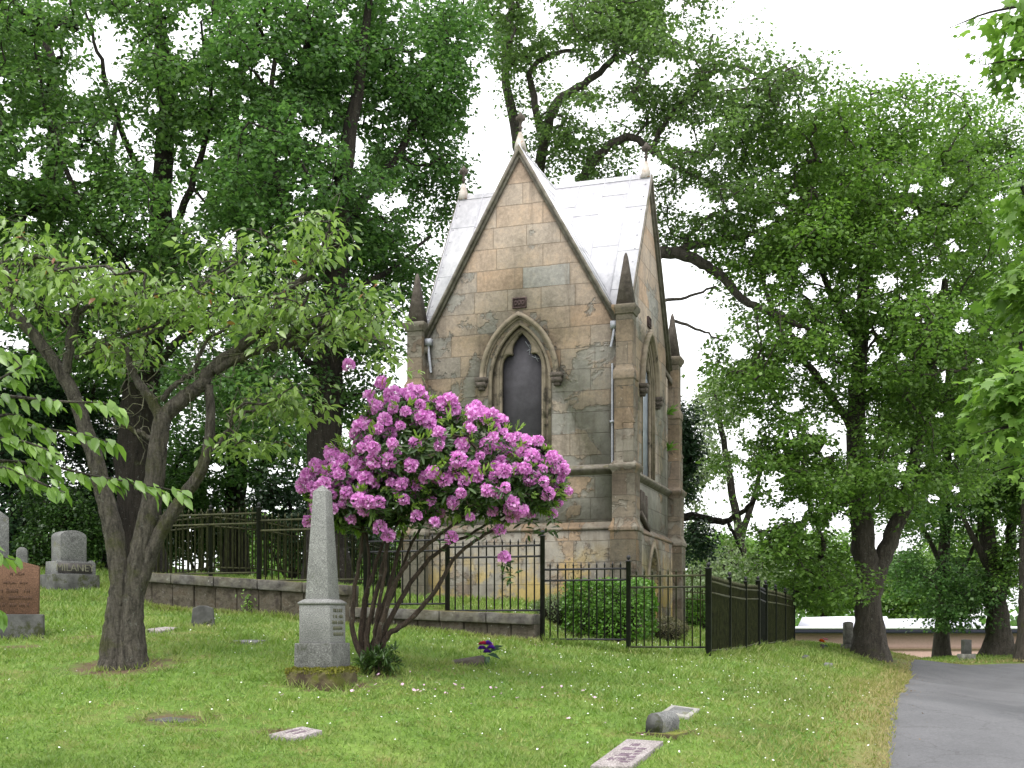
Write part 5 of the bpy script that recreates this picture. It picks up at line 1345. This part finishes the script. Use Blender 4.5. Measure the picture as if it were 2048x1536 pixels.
# maple over the road: trunk outside the picture, lit branch ends reach in
def near_maple():
    rng = np.random.default_rng(107)
    tx, ty = 14.2, 19.5; z0 = g1(tx, ty)
    root = empty('maple_tree', (tx, ty, z0), 0, 'maple across the road whose light lobed leaves hang in at the top corner and edge', 'tree')
    LB = [(catmull(np.array([(tx, ty, z0 - .3), (tx, ty, z0 + 2), (tx - .2, ty, z0 + 5), (tx - .1, ty, z0 + 9), (tx + .2, ty, z0 + 13)]), 5), np.linspace(.36, .12, 21))]
    def br(pts, r): LB.append((catmull(np.array([LB[0][0][pts[0]]] + [P(*q) for q in pts[1:]]), 6), np.linspace(r, .004, 6 * (len(pts) - 1) + 1)))
    br([6, (2420, 780, 18), (2200, 850, 17), (2040, 850, 16.5), (1960, 868, 16.2)], .08); br([9, (2400, 600, 18), (2180, 700, 17), (2040, 740, 16.6), (1965, 770, 16.3)], .08)
    br([9, (2380, 350, 18), (2180, 330, 17), (2050, 350, 16.8)], .07); br([12, (2400, 200, 18), (2180, 150, 17), (2060, 120, 16.5), (1960, 130, 16.4)], .07); br([13, (2380, 80, 18), (2150, 10, 17), (2000, 20, 16.5), (1900, 55, 16.5)], .06)
    br([5, (2400, 930, 18), (2180, 950, 17), (2050, 930, 16.6), (1985, 945, 16.4)], .06)
    blobs = [(2010, 860, 16.4, 60, 25, .5), (2040, 800, 16.5, 60, 45, .7), (2010, 760, 16.4, 55, 25, .5), (2045, 920, 16.5, 45, 30, .5), (2050, 690, 16.8, 35, 40, .6), (2060, 560, 17, 55, 60, .8), (2060, 400, 17, 40, 60, .7),
             (2035, 25, 16.6, 50, 30, .5), (2045, 120, 16.6, 40, 60, .6), (2200, 500, 17.5, 110, 350, 1.5), (2400, 400, 18.5, 150, 400, 2)]
    c = np.vstack([sample_blobs(blobs[:9], 135, rng, .6), sample_blobs(blobs[9:], 220, rng, .6)])
    e = np.array([P(px, py, 16.4) for px, py in ((1905, 60), (1935, 55), (1960, 45), (1925, 108), (1950, 112), (1970, 100), (2000, 125), (2010, 115), (2035, 90), (1990, 20), (2020, 15), (1995, 190), (2030, 200), (1975, 865), (1940, 780))])
    a0 = leaf_cloud(c, 13, .34, .4, .21, rng, .4, .4, .8, .45); a1 = leaf_cloud(e, 3, .12, .5, .13, rng)
    mb = grow(LB, np.vstack([c, e]), rng, .006)
    for k, (p, r) in enumerate(LB): mb.tube(p, r, 12 if k == 0 else 6, rough=.06, seed=k)
    o = mb.build('trunk', M['bark'], root, smooth=True, fix=False); o.location = -root.location
    a = tuple(np.concatenate([x, y]) for x, y in zip(a0, a1))
    o = mesh_leaves('crown', LOBED, a, M['fresh'], root); o.location = -root.location
near_maple()

# flowering rhododendron
def rhodo():
    rng = np.random.default_rng(109); Y = 16.4
    base = gp(745, 1340); Y = base[1]
    root = empty('rhododendron_bush', tuple(base), 0, 'large rhododendron covered in pink-purple blossom on fanning bare stems', 'shrub')
    st = [[(738, 1338), (705, 1262), (713, 1158), (726, 1054), (700, 980)], [(742, 1340), (722, 1283), (730, 1200), (763, 1096), (792, 1030), (800, 960)], [(744, 1340), (734, 1275), (759, 1158), (780, 1075), (830, 980)], [(748, 1340), (747, 1287), (776, 1179), (805, 1075), (830, 1020), (880, 930)],
          [(750, 1340), (755, 1283), (788, 1171), (830, 1112), (888, 1062), (950, 1020), (1000, 970)], [(752, 1340), (762, 1283), (813, 1179), (880, 1100), (950, 1064), (1040, 1010)], [(756, 1338), (771, 1275), (822, 1237), (872, 1179), (913, 1112), (980, 1062), (1050, 1010), (1090, 970)],
          [(745, 1338), (728, 1260), (738, 1130), (720, 1040), (660, 1000)], [(748, 1338), (752, 1250), (772, 1120), (770, 1000), (730, 900)], [(752, 1338), (768, 1240), (810, 1120), (870, 1000), (930, 900)]]
    LB = []
    for i, s in enumerate(st):
        off = [0, .15, -.1, .2, -.25, .1, -.15, .25, -.3, .3][i]
        p = catmull([P(a, b, Y + off * 2.4 * k / len(s) + .05 * math.sin(i)) for k, (a, b) in enumerate(s)], 7)
        LB.append((p + rng.normal(0, .008, p.shape), np.linspace(.046 if i < 7 else .034, .011, len(p))))
    blobs = [(870, 915, Y, 200, 105, 1.15), (690, 985, Y, 75, 75, .8), (1060, 960, Y, 75, 70, .8), (815, 840, Y, 85, 50, .8), (960, 990, Y - .2, 150, 50, .9), (760, 1010, Y - .1, 120, 50, .9)]
    d = nrm(rng.normal(0, 1, (1500, 3))); ks = rng.choice(6, 1500, p=[.36, .14, .14, .12, .12, .12])
    c, od = [], []
    for k, dd in zip(ks, d):
        px, py, yy, rx, ry, rd = blobs[k]; s = yy / F
        rad = np.array([rx * s, rd, ry * s])
        p = P(px, py, yy) + dd * rad * rng.uniform(.72, 1.02)
        inside = False
        for j, (a, b, y2, rx2, ry2, rd2) in enumerate(blobs):
            if j == k: continue
            s2 = y2 / F; q = (p - P(a, b, y2)) / np.array([rx2 * s2, rd2, ry2 * s2])
            if (q * q).sum() < .5: inside = True
        if inside and rng.random() < .75: continue
        c.append(p); od.append(nrm(dd / rad + np.array([0, -.1, .35])))
    c, od = np.array(c), np.array(od)
    ex = np.array([P(697, 738, Y), P(765, 775, Y), P(740, 800, Y), P(902, 1083, Y - .5), P(1008, 1122, Y - .5), P(1000, 1068, Y - .4), P(1105, 1035, Y), P(618, 1050, Y), P(759, 1062, Y - .6), P(778, 1080, Y - .5), P(832, 1040, Y - .7), P(702, 1046, Y - .5), P(940, 1042, Y - .7), P(985, 1030, Y - .5), P(1062, 1036, Y - .2), P(652, 1046, Y - .3), P(870, 1052, Y - .7), P(730, 1030, Y - .7), P(1025, 1040, Y - .4), P(1095, 1000, Y - .2)])
    c = np.vstack([c, ex]); od = np.vstack([od, np.tile([0, -.4, .9], (len(ex), 1))])
    mb = grow(LB, c, rng, .0055, .1)
    for k, (p, r) in enumerate(LB): mb.tube(p, r, 9, rough=.07, seed=k + 50)
    o = mb.build('stems', M['rhobark'], root, smooth=True, fix=False); o.location = -root.location
    n = len(c); per = 9
    a = rng.uniform(0, 6.28, (n, per)) ; O = np.repeat(od, per, 0)
    u = nrm(np.cross(O, np.array([.3, .2, 1.0]))); w = np.cross(O, u); a = a.ravel()[:, None]
    rad = u * np.cos(a) + w * np.sin(a)
    axd = rad + O * rng.uniform(-.3, .5, (n * per, 1)) + np.array([0, 0, -.15]); pos = np.repeat(c, per, 0) + rng.normal(0, .02, (n * per, 3)) - O * .03
    isnew = np.repeat(rng.random(n) < .27, per)
    L0 = (pos, axd, O + rng.normal(0, .3, O.shape), .15 * rng.uniform(.65, 1.15, n * per))
    kk_ = ~isnew; L0 = tuple(np.concatenate([x, y]) for x, y in zip(L0, (pos[kk_] - O[kk_] * .14 + rng.normal(0, .07, pos[kk_].shape), axd[kk_] + rng.normal(0, .4, pos[kk_].shape), (O + rng.normal(0, .5, O.shape))[kk_], L0[3][kk_]))); isnew = np.concatenate([isnew, np.zeros(kk_.sum(), bool)]); pos = np.concatenate([pos, pos[kk_]]); O = np.concatenate([O, O[kk_]]); rad = np.concatenate([rad, rad[kk_]])
    o = mesh_leaves('foliage', LANCE, tuple(x[~isnew] for x in L0), M['rholeaf'], root); o.location = -root.location
    axn = rad * .6 + O * .9; 
    o = mesh_leaves('young_leaves', LANCE, (pos[isnew] + O[isnew] * .05, axn[isnew], (O + rad)[isnew], L0[3][isnew] * .8), M['rhonew'], root); o.location = -root.location
    # flower trusses
    def truss(seed):
        r = np.random.default_rng(seed); V, Sz, Ix, k = [], [], [], 0
        m = 17; ph = 2.399963
        for i in range(m):
            z = 1 - (i + .5) / m * 1.3; q = math.sqrt(max(0, 1 - z * z)); d_ = nrm(np.array([q * math.cos(i * ph), q * math.sin(i * ph), z]) + r.normal(0, .22, 3))
            uu = nrm(np.cross(d_, np.array([.31, .2, .9]))); ww = np.cross(d_, uu); R0 = .082 * r.uniform(.7, 1.2); t0 = r.uniform(0, 6)
            for j in range(5):
                t = t0 + j * 2 * math.pi / 5; e = uu * math.cos(t) + ww * math.sin(t); f_ = -uu * math.sin(t) + ww * math.cos(t)
                b = d_ * R0 * .55; rp = .047 * r.uniform(.75, 1.25)
                V += [b + e * .006, d_ * R0 * .98 + e * rp * .62 + f_ * rp * .42, d_ * R0 * 1.0 + e * rp * 1.12, d_ * R0 * .98 + e * rp * .62 - f_ * rp * .42]
                Ix += [k, k + 1, k + 2, k + 3]; Sz.append(4); k += 4
        return np.array(V), Sz, np.array(Ix)
    protos = [truss(i) for i in range(7)]
    meshes = [np_mesh('flower_cluster', v, s, i, M['petal']) for v, s, i in protos]
    score = od[:, 2] * .5 - od[:, 1] * .9 + rng.normal(0, .35, n); newc = isnew[:n * per].reshape(n, per)[:, 0]
    score[newc] -= 2; score[-len(ex):] = 9
    order = np.argsort(-score)
    chosen = []
    for i in order:
        if all(np.linalg.norm(c[i] - c[j]) > (.125 if c[i][2] > 3.1 else .175) for j in chosen): chosen.append(i)
        if len(chosen) >= 255: break
    vis = sorted(chosen, key=lambda i: c[i][1])
    rest = MB()
    for q, i in enumerate(vis):
        dirn = nrm(od[i] + np.array([0, -.25, .3])); qt = Vector(dirn).to_track_quat('Z', 'Y'); sc = rng.uniform(.72, 1.22) * Y / 16.4
        loc = c[i] + od[i] * .05
        if q < 100:
            f = bpy.data.objects.new('flower_cluster', meshes[q % 7]); link(f, root)
            f.location = Vector(loc) - root.location; f.rotation_mode = 'QUATERNION'; f.rotation_quaternion = qt @ Vector((0, 0, 1)).rotation_difference(Vector((0, 0, 1))); f.scale = (sc, sc, sc)
        else:
            v, s, ix = protos[q % 7]; mt = np.array(qt.to_matrix())
            rest.addq(v @ mt.T * sc + loc - np.array(root.location), ix.reshape(-1, 4))
    o = rest.build('flower_clusters', M['petal'], root, fix=False); o['kind'] = 'stuff'
    # leafy young shoots at its foot
    p = gp(757, 1349); r2 = empty('rhododendron_seedling', tuple(p), 0, 'low glossy-leaved young rhododendron between the obelisk and the bare stems', 'shrub')
    cc = np.array(p) + rng.normal(0, 1, (70, 3)) * np.array([.13, .12, .07]) + np.array([0, .05, .17]); cc[:, 2] = np.maximum(cc[:, 2], p[2] + .04)
    LBs = [(catmull(np.array([p, p + [dx * .4, 0, .12], p + [dx, dy, .22]]), 3), np.linspace(.01, .005, 7)) for dx, dy in ((-.2, 0), (.2, .05), (0, .15), (.05, -.1))]
    g = grow(LBs, cc, rng, .003)
    for a_, b_ in LBs: g.tube(a_, b_, 5)
    o = g.build('stems', M['rhobark'], r2, fix=False); o.location = -r2.location
    nn = len(cc) * 9; O2 = nrm(np.repeat(cc - (p + [0, 0, .05]), 9, 0)); a = rng.normal(0, .7, (nn, 3))
    o = mesh_leaves('foliage', LANCE, (np.repeat(cc, 9, 0), O2 * .6 + a, np.array([0, 0, 1.]) + a * .5 + O2 * .4, .135 * rng.uniform(.6, 1.1, nn)), M['rholeaf'], r2); o.location = -r2.location
rhodo()

# clipped hedge and low bushes inside the plot
def bushbox(name, label, px, py, wpx, hpx, dep, mat, ls, n, seed, rounded=.35, cat='hedge', tpl=QUAD, rough=.03):
    rng = np.random.default_rng(seed); p = gp(px, py, 10, 40); s = p[1] / F; w, h = wpx * s / 2, hpx * s
    r = empty(name, tuple(p), -TH, label, cat)
    d = nrm(rng.normal(0, 1, (n, 3))); d[:, 2] = np.abs(d[:, 2]) * np.where(rng.random(n) < .3, -.6, 1)
    e = 1 / max(np.finfo(float).eps, rounded)
    q = d / (np.abs(d) ** e).sum(1, keepdims=True) ** (1 / e)
    bump_ = 1 + rough * (np.sin(q[:, :1] * 9 + 1) + np.sin(q[:, 1:2] * 7) + np.sin(q[:, 2:] * 8))
    q2 = q * bump_ * rng.uniform(.86, 1.03, (n, 1))
    pos = q2 * np.array([w, dep / 2, h / 2]) + np.array([0, 0, h / 2])
    up = q + rng.normal(0, .5, q.shape) + np.array([0, 0, .35]); ax = rng.normal(0, 1, q.shape) + q * .5
    mesh_leaves('foliage', tpl, (pos, ax, up, ls * rng.uniform(.6, 1.3, n)), M[mat], r)
    mb = MB()
    for i in range(46):
        t = pos[rng.integers(n)] * .86; mb.tube([(t[0] * .3, t[1] * .3, -.05), (t[0] * .7, t[1] * .7, t[2] * .5), t], [.014, .010, .005], 4)
    mb.loft(0, 0, [(-.1, .35), (h * .3, .62), (h * .62, .62), (h * .82, .3)], sides=12, sq=False)
    v = mb.v[-1]; mb.v[-1] = v * np.array([w * 1.1, dep * .55, 1])
    mb.build('branches', M['bark'], r, fix=False)
bushbox('box_hedge', 'clipped bright green box hedge in front of the mausoleum corner', 1220, 1277, 168, 112, 1.4, 'box', .055, 17000, 5, .11)
bushbox('heather_bush', 'brownish rounded heather bush at the foot of the pier, right of the clipped hedge', 1330, 1282, 92, 46, .8, 'heath', .045, 5000, 6, .5, 'shrub', LANCE, .06)
bushbox('juniper_bush', 'low grey-green spreading juniper between the tall fence post and the clipped hedge', 1112, 1243, 95, 50, .9, 'birch', .06, 2600, 8, .55, 'shrub', LANCE, .09)
bushbox('round_shrub', 'fresh green shrub behind the mausoleum back pier, through the fence', 1392, 1258, 70, 85, 1.6, 'box', .10, 3500, 9, .45, 'shrub', QUAD, .07)
# fern tufts rooted in the back pier, small weeds on the stone wall
for i, (zz, lab) in enumerate(((5.25, 'fern tuft rooted on the upper offset of the back pier'), (4.35, 'fern tuft hanging lower on the back pier'))):
    lp = np.array([W2 - .05, D2 - .27]); wp = ctr + A * lp[0] + B * lp[1]
    r = empty('fern_tuft', (wp[0], wp[1], ZB + zz), -TH, lab, 'plant'); rng = np.random.default_rng(i + 60); mb = MB()
    for k in range(26):
        a = rng.uniform(0, 6.28); L = rng.uniform(.12, .3); d = np.array([math.cos(a) * L, -abs(math.sin(a)) * L * .9, rng.uniform(-.05, .28)])
        blade_leaf(mb, (0, 0, 0), d, .018)
    mb.build('fronds', M['box'], r, fix=False)
p = front(s_of(510), -.24); r = empty('wall_weed', (p[0], p[1], 2.0), 0, 'small bright weed growing out of a joint in the taller stone wall', 'plant'); rng = np.random.default_rng(77)
nn = 60; pos = rng.normal(0, 1, (nn, 3)) * np.array([.09, .03, .13]); mesh_leaves('leaves', POINTY, (pos, rng.normal(0, 1, (nn, 3)) + [0, -.5, -.2], np.array([0, -.5, 1.]) + rng.normal(0, .4, (nn, 3)), np.full(nn, .08)), M['near'], r)

# moss cushions on the obelisk base
rng = np.random.default_rng(88); n = 5200
a = rng.uniform(-.345, .345, (n, 2)) * k if False else rng.uniform(-.345, .345, (n, 2))
edge = np.maximum(np.abs(a[:, 0]), np.abs(a[:, 1])) > .245
a = a[edge & ((np.sin(a[:, 0] * 17 + 2) + np.sin(a[:, 1] * 13)) > -.7)]; ko = pb[1] / 15
z = .20 * ko + .035 * np.abs(np.sin(a[:, 0] * 21)) * np.abs(np.cos(a[:, 1] * 15)) - rng.random(len(a)) * .07 * (np.maximum(np.abs(a[:, 0]), np.abs(a[:, 1])) > .315)
pos = np.column_stack([a * ko, z]); m_ = len(pos)
mesh_leaves('moss', QUAD, (pos, rng.normal(0, 1, (m_, 3)) + [0, 0, .8], rng.normal(0, 1, (m_, 3)), np.full(m_, .034)), M['moss'], ob_base)['kind'] = 'stuff'

# ------------------------------------------------------------------ grass blades, daisies, fallen petals
def frustum_pts(n, y0, y1, rng, p=1.0, margin=2.2):
    y = y0 + (y1 - y0) * rng.random(n) ** p
    x = rng.uniform(-1, 1, n) * (y * .4267 + margin)
    return x, y
rng = np.random.default_rng(5)
x, y = frustum_pts(380000, 8.6, 52, rng, 1.9)
dd, dy_ = ground_attr(x, y)
keep = (~in_road(x, y) | (road_dist(x, y) < .10)) & (rng.random(len(x)) > np.clip(dd * 1.3 + dy_ * .12, 0, .97))
x, y = x[keep], y[keep]
ex_, ey_ = [], []                                   # longer uncut grass against stones, posts, wall and trunks
def fringe(p, w, d, m, rz=0.0, hole=.8):
    t = rng.uniform(-1, 1, (m, 2)); t = t[np.maximum(abs(t[:, 0]), abs(t[:, 1])) > hole]
    a_, b_ = t[:, 0] * w, t[:, 1] * d; ex_.append(p[0] + a_ * math.cos(rz) - b_ * math.sin(rz)); ey_.append(p[1] + a_ * math.sin(rz) + b_ * math.cos(rz))
for o in list(bpy.data.objects):
    if o.get('category') in ('headstone', 'grave marker', 'monument', 'flowers') and o.location.y < 45:
        w_ = {'monument': .46, 'grave marker': .42, 'flowers': .12}.get(o['category'], .42)
        fringe(o.location, w_, w_ * (.6 if o['category'] == 'grave marker' else 1), 320, o.rotation_euler.z, .72)
fringe((gp(245, 1336)[0], gp(245, 1336)[1] + .15), .42, .4, 130, 0, .7)
for s0_, s1_, q_, m in ((SP[2], SP[6], -.3, 3200), (0, SP[2], 0, 900)):
    ss_ = rng.uniform(s0_, s1_, m); qq = q_ - np.abs(rng.normal(0, .05, m)); pp = np.array([front(a_, b_) for a_, b_ in zip(ss_, qq)]); ex_.append(pp[:, 0]); ey_.append(pp[:, 1])
qq = rng.uniform(0, TS[-1], 2600); pp = np.array([front(rng.normal(0, .07), b_) for b_ in qq]); ex_.append(pp[:, 0]); ey_.append(pp[:, 1])
cxx, cyy = frustum_pts(380, 9, 26, rng, 1.4); cxx, cyy = np.repeat(cxx, 22), np.repeat(cyy, 22); cxx = cxx + rng.normal(0, .05, len(cxx)); cyy = cyy + rng.normal(0, .05, len(cyy))
kp = ~in_road(cxx, cyy); ex_.append(cxx[kp]); ey_.append(cyy[kp])
long_ = np.concatenate([np.zeros(len(x), bool), np.ones(sum(map(len, ex_)), bool)])
x = np.concatenate([x] + ex_); y = np.concatenate([y] + ey_)
def on_marks(x, y):
    bad = np.zeros(len(x), bool)
    for c in MARKS:
        c = c.mean(0) + (c - c.mean(0)) * 1.0
        sg = [(c[(i + 1) % 4, 0] - c[i, 0]) * (y - c[i, 1]) - (c[(i + 1) % 4, 1] - c[i, 1]) * (x - c[i, 0]) for i in range(4)]
        bad |= np.all(np.array(sg) > 0, 0) | np.all(np.array(sg) < 0, 0)
    return bad
ok_ = ~on_marks(x, y); x, y, long_ = x[ok_], y[ok_], long_[ok_]; z = gh(x, y)
n = len(x); big = (np.sin(x * 2.1 + np.sin(y * 1.7) * 2) * np.sin(y * 2.6 + 1) > .35)
h = rng.uniform(.025, .055, n) * (1 + .5 * big) * np.where(long_, 1.4, 1.) * np.clip(y / 13, .8, 2.0); a = rng.uniform(0, 6.28, n); wd = rng.uniform(.005, .010, n) * np.clip(y / 12, .8, 4)
ln = rng.normal(0, .65, (n, 2)) * h[:, None]
b = np.column_stack([x, y, z + .012]); s_ = np.column_stack([np.cos(a) * wd, np.sin(a) * wd, np.zeros(n)])
v = np.stack([b - s_, b + s_, b + np.column_stack([ln, h])], 1).reshape(-1, 3)
gme = np_mesh('grass', v, np.full(n, 3), np.arange(3 * n), M['grass'])
rd_ = road_dist(x, y); dv = np.exp(-(rd_ / .55) ** 2) * .85 + .45 * np.exp(-(rd_ / 1.9) ** 2) + rng.normal(0, .12, n) + .5 * np.clip(ground_attr(x, y)[0], 0, 1)
at = gme.attributes.new('dry', 'FLOAT', 'POINT'); at.data.foreach_set('value', np.repeat(np.clip(dv, 0, .9), 3).astype(np.float32))
go = link(bpy.data.objects.new('grass', gme))
tag(go, 'short mown green grass covering the lawn', 'grass', kind='stuff')
def dots(nm, label, cat, x, y, r0, r1, mat, lift, rng, sides=6, tilt=.35):
    z = gh(x, y) + lift * rng.uniform(.5, 1.2, len(x)); n = len(x); r = rng.uniform(r0, r1, n)
    u = nrm(np.column_stack([np.ones(n), rng.normal(0, tilt, n), rng.normal(0, tilt, n)])); w = nrm(np.cross(np.column_stack([rng.normal(0, tilt, n), rng.normal(-.35, tilt, n), np.ones(n)]), u))
    t = np.arange(sides) * 2 * np.pi / sides
    v = np.column_stack([x, y, z])[:, None] + r[:, None, None] * (np.cos(t)[None, :, None] * u[:, None] + np.sin(t)[None, :, None] * w[:, None])
    o = link(bpy.data.objects.new(nm, np_mesh(nm, v.reshape(-1, 3), np.full(n, sides), np.arange(n * sides), mat)))
    return tag(o, label, cat, kind='stuff')
cx_, cy_, ww = [], [], []
for (px, py, sp, m) in ((1350, 1290, 1.3, 420), (1250, 1290, .8, 160), (1480, 1345, 1.6, 260), (1420, 1410, 1.3, 200), (1320, 1390, 1.0, 110), (1180, 1340, 1.6, 150), (920, 1290, 1.4, 150), (860, 1400, 1.8, 60), (440, 1270, 1.6, 110), (200, 1250, 2.2, 70), (600, 1430, 2, 60), (300, 1420, 2, 50), (1560, 1450, 1.5, 70), (1620, 1350, 2, 80), (1150, 1440, 1.2, 60), (1040, 1240, 1.2, 120), (500, 1190, 1.2, 60), (950, 1220, 1., 90)):
    q = gp(px, py); cx_.append(q[0] + rng.normal(0, sp, m) * .8); cy_.append(q[1] + rng.normal(0, sp, m))
x, y = frustum_pts(500, 9, 30, rng, 1.2); x, y = np.concatenate([x] + cx_), np.concatenate([y] + cy_); sel = rng.random(len(x)) < .36; x, y = x[sel], y[sel]
kp = ~in_road(x, y) & (y > 8.5); x, y = x[kp], y[kp]
dots('daisies', 'tiny white daisies scattered through the lawn', 'flowers', x, y, .007, .014, M['daisy'], .05, rng)
q = gp(880, 1385); x = q[0] + rng.normal(0, 1.3, 46); y = q[1] + rng.normal(0, .9, 46)
dots('fallen_petals', 'fallen pink blossom petals in the grass below the rhododendron', 'petals', x, y, .015, .032, M['fallen'], .035, rng, 5)
t_ = rng.random(900); k_ = (t_ * (len(RL) - 1)).astype(int); base_ = RL[k_] + (RL[np.minimum(k_ + 1, len(RL) - 1)] - RL[k_]) * rng.random((900, 1))
x = base_[:, 0] + rng.normal(.1, .28, 900); y = base_[:, 1] + rng.normal(0, .2, 900); kp = y > 8.5; x, y = x[kp], y[kp]
m_ = plain('leaf_litter_scraps', (.20, .135, .07), .9, var=.4)
o = mesh_leaves('leaf_litter', QUAD, (np.column_stack([x, y, gh(x, y) + .03]), rng.normal(0, 1, (len(x), 3)) * [1, 1, .15], np.array([0, 0, 1.]) + rng.normal(0, .3, (len(x), 3)), rng.uniform(.012, .045, len(x))), m_, None)
tag(o, 'dry leaf scraps along the ragged road edge', 'leaf litter', kind='stuff')
# broad-leaved weeds in the turf
x, y = frustum_pts(900, 8.8, 22, rng, 1.3); kp = ~in_road(x, y); x, y = x[kp], y[kp]
x, y = np.repeat(x, 14), np.repeat(y, 14); n = len(x); x = x + rng.normal(0, .07, n); y = y + rng.normal(0, .07, n); z = gh(x, y) + .03
o = mesh_leaves('clover', QUAD, (np.column_stack([x, y, z]), rng.normal(0, 1, (n, 3)) * [1, 1, .2], np.array([0, 0, 1.]) + rng.normal(0, .35, (n, 3)), rng.uniform(.025, .05, n)), M['fresh'], None)
tag(o, 'patches of broad-leaved clover in the lawn', 'weeds', kind='stuff')
